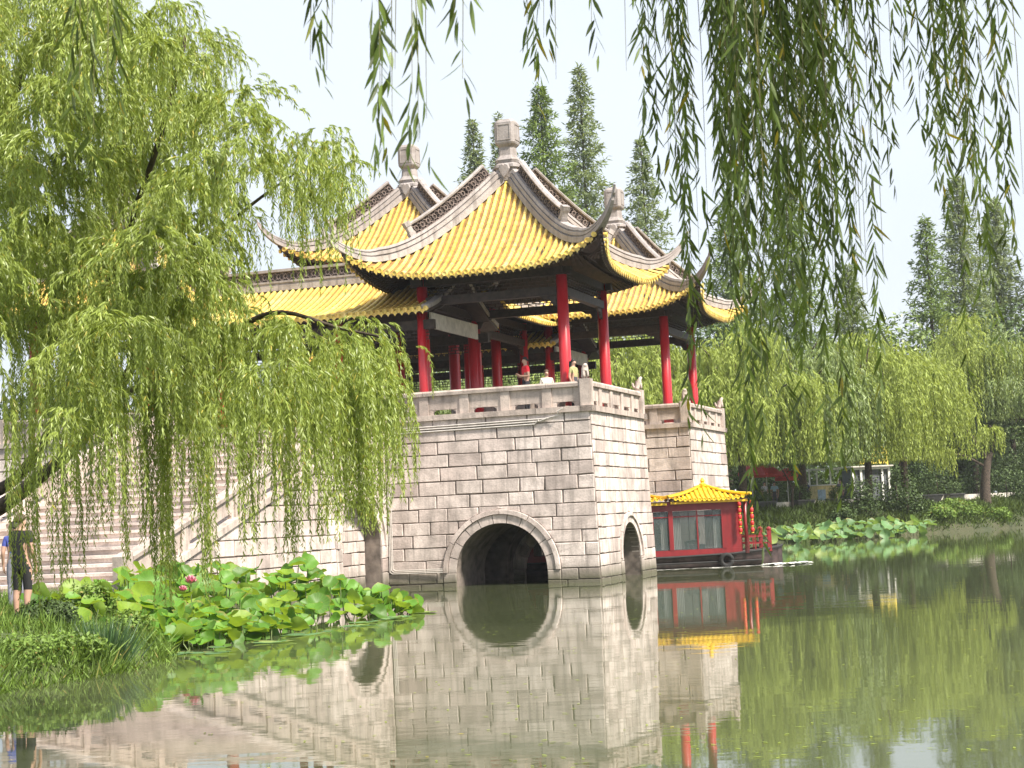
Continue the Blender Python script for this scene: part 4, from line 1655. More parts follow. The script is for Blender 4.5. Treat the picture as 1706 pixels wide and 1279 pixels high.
# table rows and seated passengers inside
for i, x in enumerate((-0.4, 0.95, -1.9)):
    person('passenger seated behind the %s window of the tour boat' % ('second' if i == 0 else 'foremost' if i == 1 else 'third'), (5.38 + x * math.cos(BH), 62.2 + x * math.sin(BH) - 0.1, 0.46), R(90 if i != 1 else -90) + BH, 1.6, (0.05, 0.05, 0.06) if i != 2 else (0.3, 0.3, 0.32), (0.04, 0.04, 0.05), sit=True, group='boat passengers', sname='dark_jacket' if i != 2 else 'grey_jacket', lname='dark_trousers')
for x in (-0.4, 0.95, -1.9):
    se = MB(); se.box(x - 0.22, x + 0.22, -0.45, 0.3, 0.46, 0.82); se.build('seat', M['wood'], cab)
# roof: raised hipped centre part and a lower part astern
def boat_roof(xa, xb, zt, zr, w, ridge):
    mb = MB()
    n = 8
    L = xb - xa
    def prof(q):
        return zt + (zr - zt) * (0.45 * q + 0.55 * q * q)
    e0, e1 = xa + ridge, xb - ridge
    for sy in (-1, 1):
        for j in range(n):
            q0, q1 = j / n, (j + 1) / n
            a = [xa + (e0 - xa) * q0, xb - (xb - e1) * q0, xb - (xb - e1) * q1, xa + (e0 - xa) * q1]
            lift = lambda x, q: 0.12 * (abs((x - (xa + xb) / 2) / (L / 2)) ** 4) * (1 - q)
            for i in range(6):
                f0, f1 = i / 6, (i + 1) / 6
                xs4 = [a[0] + (a[1] - a[0]) * f0, a[0] + (a[1] - a[0]) * f1, a[3] + (a[2] - a[3]) * f1, a[3] + (a[2] - a[3]) * f0]
                pts = [(xs4[0], sy * w * (1 - q0), prof(q0) + lift(xs4[0], q0)), (xs4[1], sy * w * (1 - q0), prof(q0) + lift(xs4[1], q0)), (xs4[2], sy * w * (1 - q1), prof(q1) + lift(xs4[2], q1)), (xs4[3], sy * w * (1 - q1), prof(q1) + lift(xs4[3], q1))]
                mb.poly(pts if sy < 0 else pts[::-1])
    for (xe, ei) in ((xa, e0), (xb, e1)):
        for j in range(n):
            q0, q1 = j / n, (j + 1) / n
            X0, X1 = xe + (ei - xe) * q0, xe + (ei - xe) * q1
            l0, l1 = 0.12 * (1 - q0), 0.12 * (1 - q1)
            mb.poly([(X0, -w * (1 - q0), prof(q0) + l0), (X0, w * (1 - q0), prof(q0) + l0), (X1, w * (1 - q1), prof(q1) + l1), (X1, -w * (1 - q1), prof(q1) + l1)])
    mb.box(xa + 0.06, xb - 0.06, -w + 0.06, w - 0.06, zt - 0.10, zt - 0.02)
    r_ = mb.build('roof', M['boat_yellow'], cab)
    k_ = int(L / 0.17)
    for i in range(k_ + 1):
        x = xa + 0.06 + (L - 0.12) * i / k_
        qe = min(1.0, (x - xa) / max(0.01, e0 - xa), (xb - x) / max(0.01, xb - e1))
        m = 5
        lift = 0.12 * (abs((x - (xa + xb) / 2) / (L / 2)) ** 4)
        for sy in (-1, 1):
            path = [Vector((x, sy * w * (1 - qe * j / m), prof(qe * j / m) + lift * (1 - qe * j / m) + 0.008)) for j in range(m, -1, -1)]
            if (path[0] - path[-1]).length < 0.12: continue
            me = tile_row_mesh('tile_row', path, 0.055, True, Vector((1, 0, 0)), 0.25)
            me.materials[0] = M['boat_yellow']
            put('tile_row', me, r_)
    mb = MB()
    mb.tube([(e0, 0, zr + 0.04), (e1, 0, zr + 0.04)], 0.07, 8)
    for (xe, ei) in ((xa, e0), (xb, e1)):
        for sy in (-1, 1):
            mb.tube([(ei + (xe - ei) * q, sy * w * q, prof(1 - q) + 0.12 * q + 0.05) for q in np.linspace(0, 1.04, 9)], 0.05, 6)
    mb.lathe([(0.10, zr + 0.03), (0.12, zr + 0.10), (0.06, zr + 0.16), (0.09, zr + 0.22), (0.02, zr + 0.33)], 10, ((e0 + e1) / 2, 0))
    mb.build('ridge', M['boat_yellow'], r_)


boat_roof(-0.15, 2.65, 2.36, 2.84, 1.55, 1.30)
boat_roof(-8.8, -0.17, 2.34, 2.66, 1.50, 0.8)
# bow deck: rail, posts, string of lanterns
bowd = MB(); bowd.box(2.2, 3.5, -0.95, 0.95, 0.46, 0.50); bowd.build('bow_deck', M['wood'], boat)
for sy in (-1, 1):
    mb = MB()
    mb.bar((2.36, sy * 1.18, 1.02), (3.35, sy * 0.92, 1.02), 0.06); mb.bar((2.36, sy * 1.18, 0.78), (3.35, sy * 0.92, 0.78), 0.04)
    for q in (0.25, 0.5, 0.75):
        mb.bar((2.36 + q, sy * (1.18 - 0.26 * q), 0.5), (2.36 + q, sy * (1.18 - 0.26 * q), 1.0), 0.045)
    mb.build('bow_rail', M['boat_red'], boat)
    mb = MB(); mb.box(3.30, 3.44, sy * 0.92 - 0.07, sy * 0.92 + 0.07, 0.48, 1.22); mb.lathe([(0.09, 1.22), (0.1, 1.27), (0.03, 1.34)], 8, (3.37, sy * 0.92)); mb.build('rail_post', M['boat_red'], boat)
    mb = MB(); mb.lathe([(0.07, 0.46), (0.065, 2.36)], 10, (2.52, sy * 1.30)); mb.build('roof_post', M['boat_red'], boat, smooth=True)
mb = MB(); mb.bar((3.37, -0.92, 1.0), (3.37, 0.92, 1.0), 0.05); mb.bar((3.37, -0.92, 0.75), (3.37, 0.92, 0.75), 0.04); mb.build('bow_rail', M['boat_red'], boat)
lan = MB(); lan.lathe([(0.03, -0.09), (0.06, -0.06), (0.068, 0.0), (0.06, 0.06), (0.03, 0.09)], 10); lan_me = lan.mesh('lantern', red_paint('lantern_silk', (0.62, 0.03, 0.03), 0.5), True)
fr_ = MB(); fr_.lathe([(0.045, -0.085), (0.05, -0.11), (0.02, -0.12)], 8); fr_.lathe([(0.02, 0.085), (0.045, 0.1), (0.02, 0.11)], 8); fr_me = fr_.mesh('lantern_cap', M['gold'])
for x in (2.30, 2.72):
    for k_ in range(5):
        l_ = put('lantern', lan_me, boat, (x, -1.44, 2.18 - 0.23 * k_))
        put('lantern_cap', fr_me, l_)
# foam at the bow and along the side
mb = MB()
r_ = np.random.default_rng(5)
fx = 0
for i in range(240):
    q = r_.random() ** 0.6
    x = -4 + 8.7 * q
    y = -1.40 + 0.25 * max(0, x - 2.5) - abs(r_.normal()) * (0.07 + 0.10 * q ** 6)
    if x > 3.6:
        y += r_.normal() * 0.25
    L_, w_ = 0.10 + 0.25 * r_.random(), 0.02 + 0.05 * r_.random() * (1 + 2 * (x > 3.2))
    n = 7
    mb.poly([(x + L_ * math.cos(2 * math.pi * a / n) * (0.7 + 0.3 * r_.random()), y + w_ * math.sin(2 * math.pi * a / n), 0.006 + 0.012 * r_.random() + (0.05 * r_.random() if x > 3.2 else 0)) for a in range(n)])
wk = mb.build('wake_foam', simple('foam', (0.8, 0.8, 0.76), 0.7, 0.05))
wk.location = (5.38, 62.2, 0); wk.rotation_euler = (0, 0, BH)
tag(wk, 'white foam at the bow and along the side of the tour boat', 'foam', kind='stuff')

# ================================================================== vegetation
def unit(a):
    return a / np.maximum(1e-9, np.linalg.norm(a, axis=-1, keepdims=True))


def strand_leaves(r_, starts, outs, L, spacing, ll, lw, arc=0.25, beta=30, sway=0.04, tau=0.25, rise=0.06, cut_lo=0.0):
    """leaves along hanging twigs. starts (n,3), outs (n,2), L (n) -> base, direction, width vector, length"""
    n = len(starts)
    cnt = np.maximum(2, (L / spacing).astype(int))
    idx = np.repeat(np.arange(n), cnt)
    k_ = np.concatenate([np.arange(c) for c in cnt])
    s = (k_ + r_.random(len(k_))) / cnt[idx] * L[idx]
    s = np.maximum(s, cut_lo)
    o = outs[idx]
    e1 = 1 - np.exp(-s / tau)
    ph = r_.random(n)[idx] * 6.28
    amp = sway * (s / np.maximum(0.3, L[idx]))
    b = np.empty((len(s), 3))
    a_ = arc * (0.6 + 0.8 * r_.random(n))[idx]
    b[:, 0] = starts[idx, 0] + o[:, 0] * a_ * e1 + amp * np.sin(ph + s * 2.1)
    b[:, 1] = starts[idx, 1] + o[:, 1] * a_ * e1 + amp * np.cos(ph * 1.7 + s * 1.7)
    b[:, 2] = starts[idx, 2] - s + (tau + rise) * e1
    phi = r_.random(len(s)) * 6.283
    be = np.radians(np.clip(r_.normal(beta, beta * 0.4, len(s)), 4, 85))
    # leaves near the arch of the twig point along it
    d = np.stack([np.sin(be) * np.cos(phi), np.sin(be) * np.sin(phi), -np.cos(be)], 1)
    early = np.exp(-s / tau)[:, None] * 0.8
    d = unit(d * (1 - early) + early * np.stack([o[:, 0], o[:, 1], 0.2 * np.ones(len(s))], 1) + d * early * 0.5)
    w = unit(np.cross(d, unit(r_.normal(size=d.shape))))
    l = ll * (0.65 + 0.6 * r_.random(len(s)))
    l = l * np.clip(1.25 - 0.55 * s / np.maximum(L[idx], 1e-3), 0.5, 1.2)
    return b, d, w, l, lw * (0.75 + 0.5 * r_.random(len(s)))


def kite(b, d, w, l, lw):
    """4-point leaves (n,4,3)"""
    t_ = b + d * l[:, None]
    m = b + d * (l * 0.42)[:, None]
    h = w * (lw * 0.5)[:, None]
    return np.stack([b, m + h, t_, m - h], 1)


def limb(parent, pts, r0, r1, name='limb', n=8, mat=None):
    mb = MB()
    P_ = [Vector(p) for p in pts]
    # smooth the path
    out = []
    m = len(P_)
    for i in range(m - 1):
        p0, p1, p2, p3 = P_[max(i - 1, 0)], P_[i], P_[i + 1], P_[min(i + 2, m - 1)]
        for q in (0, 0.25, 0.5, 0.75):
            out.append(0.5 * ((2 * p1) + (p2 - p0) * q + (2 * p0 - 5 * p1 + 4 * p2 - p3) * q * q + (3 * p1 - p0 - 3 * p2 + p3) * q ** 3))
    out.append(P_[-1])
    k_ = len(out)
    mb.tube(out, [r0 + (r1 - r0) * i / (k_ - 1) for i in range(k_)], n)
    return mb.build(name, mat or M['bark'], parent, smooth=True)


# ---- big willow on the left bank
r_ = np.random.default_rng(21)
TB = Vector((-8.6, 21.5, 0.66))
wl = thing('willow_tree', TB, 0, 'large light-green weeping willow filling the left side in front of the stairs', 'tree')


def rel(p):
    return Vector(p) - TB


limb(wl, [rel(TB) - Vector((0, 0, 0.3)), rel(TB) + Vector((0.1, 0, 0.5)), rel(at(-110, 905, 20.8)), rel(at(-60, 760, 20.5)), rel(at(-70, 560, 20.2)), rel(at(-30, 300, 19.5)), rel(at(60, 60, 18.5))], 0.30, 0.05, 'trunk', 12)
limb(wl, [rel(at(-108, 900, 20.8)), rel(at(0, 845, 20.2)), rel(at(65, 795, 19.8)), rel(at(130, 740, 19.3)), rel(at(190, 660, 18.8)), rel(at(270, 520, 18.2)), rel(at(330, 380, 17.6)), rel(at(380, 240, 17))], 0.105, 0.02)
limb(wl, [rel(at(-75, 830, 20.6)), rel(at(0, 815, 20.4)), rel(at(50, 770, 20.1)), rel(at(95, 690, 19.6)), rel(at(180, 470, 18.9)), rel(at(260, 250, 18.0)), rel(at(310, 60, 17.2))], 0.085, 0.02)
limb(wl, [rel(at(190, 660, 18.8)), rel(at(300, 620, 18.0)), rel(at(400, 545, 17.4)), rel(at(470, 520, 17.0)), rel(at(560, 545, 16.6)), rel(at(630, 560, 16.3))], 0.045, 0.012, n=6)
limb(wl, [rel(at(300, 440, 17.9)), rel(at(420, 340, 17.2)), rel(at(490, 290, 16.6))], 0.03, 0.008, n=6)
limb(wl, [rel(at(-60, 560, 20.2)), rel(at(40, 470, 19.0)), rel(at(130, 432, 18.0)), rel(at(180, 425, 17.4))], 0.05, 0.015, n=6)

RL = [(-90, 190), (0, 215), (22, 370), (60, 385), (110, 400), (150, 440), (200, 480), (228, 570), (260, 585), (330, 560), (345, 420), (515, 400), (528, 610), (560, 655), (640, 655), (760, 640)]
starts, outs, Ls = [], [], []
ys = [p[0] for p in RL]; xs_ = [p[1] for p in RL]
extra = [(505, 262), (520, 245), (540, 232), (560, 236), (578, 250), (530, 275), (556, 268), (575, 290), (545, 305), (500, 300), (588, 272), (515, 318), (570, 325)]
for py in np.arange(-107, 700, 43):
    lim = np.interp(py, ys, xs_)
    for px in np.arange(-90, lim, 46):
        x = px + r_.normal() * 17 + (29 if int(round((py + 150) / 43)) % 2 else 0); y = py + r_.normal() * 15
        if x > np.interp(y, ys, xs_): continue
        if 215 < x < 262 and y < 55: continue
        if x < 75 and 520 < y < 740 and r_.random() < 0.6: continue
        if 385 < x < 580 and 285 + 45 * (x > 480) < y < 520: continue
        if 330 < y < 520 and x > 330 and r_.random() < 0.3: continue
        if y > 600 and x < 430 and r_.random() < 0.6: continue
        Yd = 17.0 + 1.7 * math.sin(x * 0.021 + y * 0.013) + r_.normal() * 1.0
        c = at(x, y, Yd)
        ll = 0.45 + 0.75 * r_.random()
        if y > 480: ll = 0.6 + 0.75 * r_.random()
        if x > 380 and y < 300: ll *= 0.75
        if y > 590: ll = max(0.35, (770 - y + 130 * r_.random()) / 175.0)
        m = 42 if x < 420 else 30
        if x > 470 and y < 340: m = 12
        if y > 590: m = 18
        az = r_.random() * 6.28
        hx, hy = math.cos(az), math.sin(az)
        for i in range(m):
            u_ = r_.normal() * 0.55
            p = c + Vector((hx * u_ * 0.42 + r_.normal() * 0.05, hy * u_ * 0.42 + r_.normal() * 0.05, -0.16 * u_ * u_ + r_.normal() * 0.035))
            starts.append(p); a = math.atan2(hy * u_, hx * u_) + r_.normal() * 0.7
            outs.append((math.cos(a), math.sin(a))); Ls.append(max(0.22, ll * (0.45 + 0.65 * r_.random())))
for (x, y) in extra:
    Yd = 16.2 + r_.normal() * 0.4
    c = at(x - 16, y, Yd)
    for i in range(8):
        p = c + Vector((r_.normal() * 0.09, r_.normal() * 0.16, r_.normal() * 0.04))
        starts.append(p); a = r_.random() * 6.28
        outs.append((math.cos(a) * 0.6, math.sin(a) * 0.6)); Ls.append((1.0 + 0.3 * r_.random()) * (0.45 + 0.6 * r_.random()))
for (px, pb, m) in [(25, 985, 3), (60, 1000, 4), (92, 985, 4), (128, 965, 4), (160, 900, 3), (205, 935, 3), (232, 900, 2), (252, 965, 5), (268, 1000, 6), (284, 990, 4), (318, 880, 2), (340, 965, 3), (347, 1010, 3), (410, 930, 3), (424, 890, 2), (456, 850, 2), (478, 935, 4), (486, 920, 3), (530, 905, 3), (545, 900, 3), (566, 880, 5), (578, 860, 5), (592, 885, 6), (604, 870, 5), (616, 890, 6), (630, 865, 5), (645, 830, 4), (660, 800, 2), (15, 900, 3), (180, 860, 2), (300, 850, 2), (375, 850, 2), (505, 840, 3), (560, 870, 3), (440, 800, 3), (390, 790, 3)]:
    Yd = 16.6 + r_.normal() * 0.7
    for i in range(2 * m + 3):
        bot = at(px, pb, Yd)
        top = Vector((bot.x + r_.normal() * 0.042, Yd + r_.normal() * 0.06, at(px, 640 + r_.normal() * 25, Yd).z))
        starts.append(top); a = r_.normal() * 1.1
        outs.append((math.cos(a) * 0.4, math.sin(a) * 0.4)); Ls.append((top.z - bot.z + 0.3) * (0.84 + 0.2 * r_.random()))
starts = np.array(starts); outs = np.array(outs); Ls = np.array(Ls)
b, d, w, l, lw = strand_leaves(r_, starts, outs, Ls, 0.0125, 0.070, 0.0112, arc=0.20, beta=25)
b -= np.array(TB)
tag(put('crown', quads_mesh('crown', kite(b, d, w, l, lw), M['willow_leaf']), wl), kind='stuff')
print('left willow leaves', len(b))


# ---- willow over the camera: twigs with single leaves, mostly in its own shade
r_ = np.random.default_rng(33)
NB = Vector((5.6, 1.9, 0.35))
nw = thing('willow_tree', NB, 0, 'dark overhanging willow whose twigs hang from the top of the picture', 'tree')


def reln(p):
    return Vector(p) - NB


limb(nw, [(0, 0, -0.5), (-0.05, 0.2, 0.8), (-0.5, 0.8, 2.3), (-1.5, 1.7, 3.6), (-2.8, 2.8, 4.45), (-3.3, 3.2, 4.6)], 0.26, 0.10, 'trunk', 12)
NEAR_LIMBS = [[(-1.5, 1.7, 3.6), (-3.4, 2.2, 4.3), (-5.1, 2.4, 4.35), (-6.3, 2.7, 4.3), (-7.4, 3.0, 4.1)],
              [(-3.2, 3.1, 4.55), (-3.9, 3.8, 4.65), (-4.5, 4.4, 4.7), (-5.6, 4.6, 4.6), (-7.2, 3.8, 4.4)],
              [(-3.0, 2.9, 4.5), (-3.2, 3.9, 4.65), (-3.5, 4.8, 4.75), (-3.7, 5.6, 4.6)]]
for q_ in NEAR_LIMBS:
    limb(nw, q_, 0.09, 0.02)
nl = []          # (px, bottom, depth, twigs)
env = [(1080, 190, 1), (1094, 290, 2), (1110, 330, 2), (1126, 280, 3), (1142, 420, 3), (1154, 690, 2), (1166, 715, 2), (1178, 560, 3), (1192, 470, 3), (1206, 430, 4), (1220, 520, 4), (1234, 480, 5), (1248, 600, 5), (1262, 700, 5), (1276, 690, 5), (1290, 620, 6), (1304, 600, 6), (1318, 640, 6), (1332, 560, 5), (1346, 520, 5), (1360, 470, 5), (1374, 560, 4), (1388, 440, 4), (1400, 640, 2), (1408, 800, 3), (1416, 760, 2), (1428, 420, 3), (1444, 560, 3), (1458, 620, 2), (1466, 560, 2), (1480, 300, 2), (1498, 220, 2), (1520, 200, 3), (1542, 220, 3), (1560, 270, 4), (1576, 290, 5), (1592, 320, 5), (1606, 340, 5), (1620, 470, 4), (1634, 600, 3), (1646, 560, 3), (1658, 400, 3), (1674, 380, 2), (1690, 330, 2), (1715, 400, 2),
       (1262, 820, 2), (1270, 900, 1), (1282, 780, 2), (1402, 820, 2), (1452, 640, 1), (1450, 300, 3), (1384, 330, 4), (1340, 380, 4), (1300, 420, 4), (1220, 330, 4), (1180, 300, 3),
       (522, 110, 1), (546, 135, 1), (556, 70, 1), (628, 225, 1), (640, 262, 1), (652, 240, 1), (664, 120, 1), (694, 200, 1), (704, 268, 1), (716, 250, 1), (770, 142, 1), (752, 30, 1), (882, 70, 1), (896, 112, 1), (910, 80, 1), (938, 168, 1), (992, 95, 1), (1050, 172, 1),
       (124, 170, 1), (138, 215, 1), (150, 262, 2), (166, 200, 1), (182, 160, 1), (198, 110, 1), (160, 120, 2)]
starts, outs, Ls = [], [], []
for px, pb, m in env:
    Yd = 6.5 + r_.normal() * 0.4
    if 500 < px < 800: Yd = 4.2 + r_.normal() * 0.2
    if 800 < px < 1070: Yd = 5.6
    if px < 300: Yd = 5.0
    m = m if m < 2 else max(1, int(m * (0.72 if 1180 < px < 1400 else 0.5) + 0.35))
    for i in range(m):
        Yi = Yd + r_.normal() * 0.12
        q = px + r_.normal() * 7
        bot = at(q, pb * (0.45 + 0.55 * r_.random()) if i else pb, Yi)
        top = Vector((bot.x, Yi, at(q, -60, Yi).z + 0.15 + 0.45 * r_.random()))
        starts.append(top); a = r_.random() * 6.28
        outs.append((math.cos(a) * 0.3, math.sin(a) * 0.3)); Ls.append(top.z - bot.z + 0.1)
starts = np.array(starts); outs = np.array(outs); Ls = np.array(Ls)
b, d, w, l, lw = strand_leaves(r_, starts, outs, Ls, 0.022, 0.100, 0.0112, arc=0.10, beta=25, sway=0.04, rise=-0.2)
# curved lance-shaped blade, base at the origin, along +x, unit length and width
bx = [0, 0.12, 0.35, 0.62, 0.85, 1.0]
bwid = [0.12, 0.62, 1.0, 0.78, 0.36, 0.0]
bv, bf = [], []
for i, (x, wd) in enumerate(zip(bx, bwid)):
    zc = -0.10 * x * x
    bv += [(x, -wd / 2, zc + 0.02 * wd), (x, 0, zc), (x, wd / 2, zc + 0.02 * wd)]
for i in range(5):
    a = 3 * i
    bf += [(a, a + 3, a + 4, a + 1), (a + 1, a + 4, a + 5, a + 2)]
thin = (b[:, 1] < 5.8) & (r_.random(len(b)) < 0.38)
b, d, w, l, lw = b[~thin], d[~thin], w[~thin], l[~thin], lw[~thin]
nrm = np.cross(d, w)
T4 = np.empty((len(b), 3, 4))
T4[:, :, 0] = d * l[:, None]; T4[:, :, 1] = w * lw[:, None]; T4[:, :, 2] = nrm * l[:, None]; T4[:, :, 3] = b - np.array(NB)
# those that show largest in the picture become leaves of their own
rp = b - np.array(EYE)
dep = rp @ np.array(_f)
u = rp @ np.array(CR) / dep * FPX; v = -(rp @ np.array(CU)) / dep * FPX
vis = (np.abs(u) < 840) & (np.abs(v) < 630)
face = np.abs((nrm * unit(rp)).sum(1))
along = 1 - np.abs((d * unit(rp)).sum(1)) ** 2
score = np.where(vis, l * lw * face * np.sqrt(along) / dep ** 2, 0)
pick = np.argsort(-score)[:300]
leaf_me = bpy.data.meshes.new('leaf')
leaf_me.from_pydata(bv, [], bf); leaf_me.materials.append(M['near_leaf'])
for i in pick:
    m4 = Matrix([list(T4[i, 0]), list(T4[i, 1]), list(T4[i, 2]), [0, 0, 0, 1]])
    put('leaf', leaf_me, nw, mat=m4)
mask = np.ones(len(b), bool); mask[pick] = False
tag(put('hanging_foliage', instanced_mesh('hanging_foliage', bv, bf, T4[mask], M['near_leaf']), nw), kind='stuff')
mb = MB()
lp_ = []
for q_ in NEAR_LIMBS:
    for a_, b_ in zip(q_[:-1], q_[1:]):
        lp_ += [Vector(a_).lerp(Vector(b_), f_) for f_ in (0, 0.2, 0.4, 0.6, 0.8)]
for s_, L_ in zip(starts, Ls):
    p0 = Vector(s_) - NB
    tgt = min(lp_, key=lambda q_: (q_ - p0).length + 0.3 * r_.random())
    md_ = p0.lerp(tgt, 0.5) + Vector((0, 0, 0.15))
    mb.tube([tgt, md_, Vector((p0.x, p0.y, max(p0.z, min(md_.z, p0.z + 0.25)))), p0], [0.006, 0.004, 0.003, 0.0022], 4)
    mb.tube([p0, p0 + Vector((0.01, 0, -L_ * 0.5)), p0 + Vector((0.0, 0, -L_ * 0.82))], [0.0022, 0.0016, 0.0008], 3)
tag(mb.build('twigs', M['twig'], nw), kind='stuff')
# unseen leaf mass added above the picture to shade the hanging twigs
n = 26000
c = r_.normal(size=(n, 3)); c = unit(c) * (r_.random((n, 1)) ** 0.4)
c = c * np.array((3.6, 3.2, 1.0)) + np.array((-3.4, 3.0, 5.75))
d2 = unit(r_.normal(size=(n, 3)) * np.array((0.6, 0.6, 0.5)) + np.array((0, 0, -0.8)))
w2 = unit(np.cross(d2, r_.normal(size=(n, 3))))
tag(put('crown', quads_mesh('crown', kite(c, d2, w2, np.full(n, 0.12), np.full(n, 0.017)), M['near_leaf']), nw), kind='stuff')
print('near leaves', len(b))


# ---- willows of the far shore
def far_willow(label, px, Y, crest, spread, mat, r_seed, n=330, bottom=3.9, group='willows along the far shore', depth=None):
    r_ = np.random.default_rng(r_seed)
    base = at(px, 800, Y); base.z = 1.95
    t_ = thing('willow_tree', base, 0, label, 'tree', group)
    crest += 1.2
    spread *= 1.12
    hz = crest - 1.95
    dp = depth or spread * 0.8
    limb(t_, [(0, 0, -0.3), (0.1, 0, hz * 0.25), (-0.2, 0.2, hz * 0.5), (0.1, 0, hz * 0.8)], 0.28, 0.08, 'trunk', 8)
    # boughs: crest points of lumps
    S, O, L = [], [], []
    nb = 30
    n = int(n * 2.2)
    for k_ in range(nb):
        a = r_.random() * 6.283
        q = math.sqrt(r_.random())
        bx_, by_ = spread * q * math.cos(a), dp * q * math.sin(a)
        bz = hz * (1.0 - 0.42 * q ** 1.8) * (0.88 + 0.14 * r_.random())
        if k_ % 3 == 0:
            limb(t_, [(0, 0, hz * 0.4), (bx_ * 0.5, by_ * 0.5, bz * 0.85), (bx_, by_, bz - 0.05)], 0.10, 0.03, n=5)
        m = n // nb
        for i in range(m):
            S.append((bx_ + r_.normal() * 0.75, by_ + r_.normal() * 0.75, bz + r_.normal() * 0.22 - 0.25 * abs(r_.normal())))
            aa = a + r_.normal() * 0.9
            O.append((math.cos(aa), math.sin(aa)))
            full = S[-1][2] - (bottom - 1.95)
            L.append(max(0.8, min(full, (1.2 + 4.6 * r_.random()) * (0.8 + 0.05 * hz))))
    S, O, L = np.array(S), np.array(O), np.array(L)
    b, d, w, l, lw = strand_leaves(r_, S, O, L, 0.115, 0.31, 0.070, arc=0.7, beta=22, sway=0.12, tau=0.6, rise=0.1)
    tag(put('crown', quads_mesh('crown', kite(b, d, w, l, lw), mat), t_), kind='stuff')
    return t_


fw, fd = M['far_willow'], M['far_willow_dark']
far_willow('bright willow seen through the gap left of the farther pavilion', 1035, 104, 12.6, 4.2, fw, 101, 420)
far_willow('willow behind the farther pier between its red columns', 1130, 104, 11.6, 4.2, fw, 102, 420)
far_willow('willow just right of the farther pier behind the small red parasols', 1235, 103.5, 12.2, 4.6, fw, 103, 460)
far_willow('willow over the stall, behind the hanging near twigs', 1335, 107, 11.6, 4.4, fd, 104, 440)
far_willow('willow shading the kiosk', 1445, 110, 12.0, 4.6, fw, 105, 460)
far_willow('tall bright willow in the middle of the right shore', 1505, 112, 11.2, 3.6, fw, 106, 380)
far_willow('wide bright willow at the right edge of the far shore', 1625, 130, 14.6, 5.2, fw, 107, 480, bottom=8.5)
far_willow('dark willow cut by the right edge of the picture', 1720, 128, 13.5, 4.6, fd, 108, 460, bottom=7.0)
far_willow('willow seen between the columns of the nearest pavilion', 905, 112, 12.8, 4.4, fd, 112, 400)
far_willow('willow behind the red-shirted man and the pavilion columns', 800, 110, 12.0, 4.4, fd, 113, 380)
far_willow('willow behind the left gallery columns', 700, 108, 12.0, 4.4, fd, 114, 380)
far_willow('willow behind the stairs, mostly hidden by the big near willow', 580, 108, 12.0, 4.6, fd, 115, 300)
far_willow('leftmost far willow, hidden behind the big near willow', 440, 108, 12.0, 4.6, fd, 116, 300)


# ---- dawn redwoods
def redwood(label, px, ytop, Y, half, mat, seed, dens=1.0, base_z=2.2):
    r_ = np.random.default_rng(seed)
    top = at(px, ytop, Y)
    H = top.z - base_z
    t_ = thing('redwood_tree', (top.x, Y, base_z), 0, label, 'tree', 'tall redwoods behind the bridge')
    limb(t_, [(0, 0, -0.4), (0, 0, H * 0.3), (0.05, 0, H * 0.65), (0, 0, H - 0.3)], 0.34, 0.04, 'trunk', 7)
    nb = int(300 * dens)
    C = []
    for k_ in range(nb):
        q = (k_ + r_.random()) / nb
        z = H * (0.14 + 0.855 * q)
        R_ = half * 1.45 * (1.0 - ((z / H - 0.14) / 0.86)) ** 0.75 * (0.72 + 0.45 * r_.random()) + 0.10
        a = k_ * 2.39996 + r_.normal() * 0.2
        m = int(12 + 75 * R_ / half)
        s = r_.random(m) ** 0.8
        up = 0.42 + 0.2 * r_.normal()
        wob = r_.normal(size=(m, 3)) * (0.07 + 0.17 * R_ / half)
        pts = np.stack([np.cos(a) * s * R_, np.sin(a) * s * R_, z + s * R_ * up - 0.20 * s * s * R_], 1) + wob
        C.append(pts)
    C = np.concatenate(C)
    n = len(C)
    rad = C.copy(); rad[:, 2] = 0
    d = unit(unit(rad) * 0.9 + r_.normal(size=(n, 3)) * 0.65 + np.array((0, 0, -0.12)))
    w = unit(np.cross(d, r_.normal(size=(n, 3)) * 0.6 + np.array((0, 0, 1.0))))
    tag(put('crown', quads_mesh('crown', kite(C, d, w, 0.30 + 0.30 * r_.random(n), 0.10 + 0.08 * r_.random(n)), mat), t_), kind='stuff')


cf, cp = M['conifer'], M['conifer_pale']
redwood('redwood spire just left of the nearest pavilion finial', 787, 198, 150, 2.6, cp, 201, 0.9)
redwood('thick green redwood right of the nearest pavilion finial', 899, 140, 140, 4.0, cf, 202, 1.3)
redwood('tallest slim redwood spire in the middle of the sky', 964, 108, 145, 3.1, cp, 203, 1.0)
redwood('pale redwood behind the upturned eave on the right', 1067, 228, 150, 3.4, cp, 204, 0.85)
redwood('short redwood tip showing beside the finial block', 829, 188, 160, 1.9, cp, 205, 0.7)
redwood('redwood behind the left part of the hanging near twigs', 1210, 330, 150, 3.6, cf, 206, 0.9)
redwood('redwood behind the thick bundle of near twigs', 1310, 300, 152, 3.8, cf, 207, 0.9)
redwood('blue-green redwood with a bare ragged top on the right', 1540, 360, 150, 2.6, cf, 208, 0.55)
redwood('tall redwood near the right edge of the picture', 1592, 292, 158, 3.0, cp, 209, 1.0)
redwood('broad redwood at the right edge under the hanging twigs', 1655, 330, 162, 3.2, cp, 210, 1.0)
redwood('pale thin redwood between two bundles of near twigs', 1412, 440, 158, 3.0, cp, 211, 0.7)
redwood('redwood cut by the right picture edge', 1740, 350, 160, 3.0, cp, 212, 0.8)


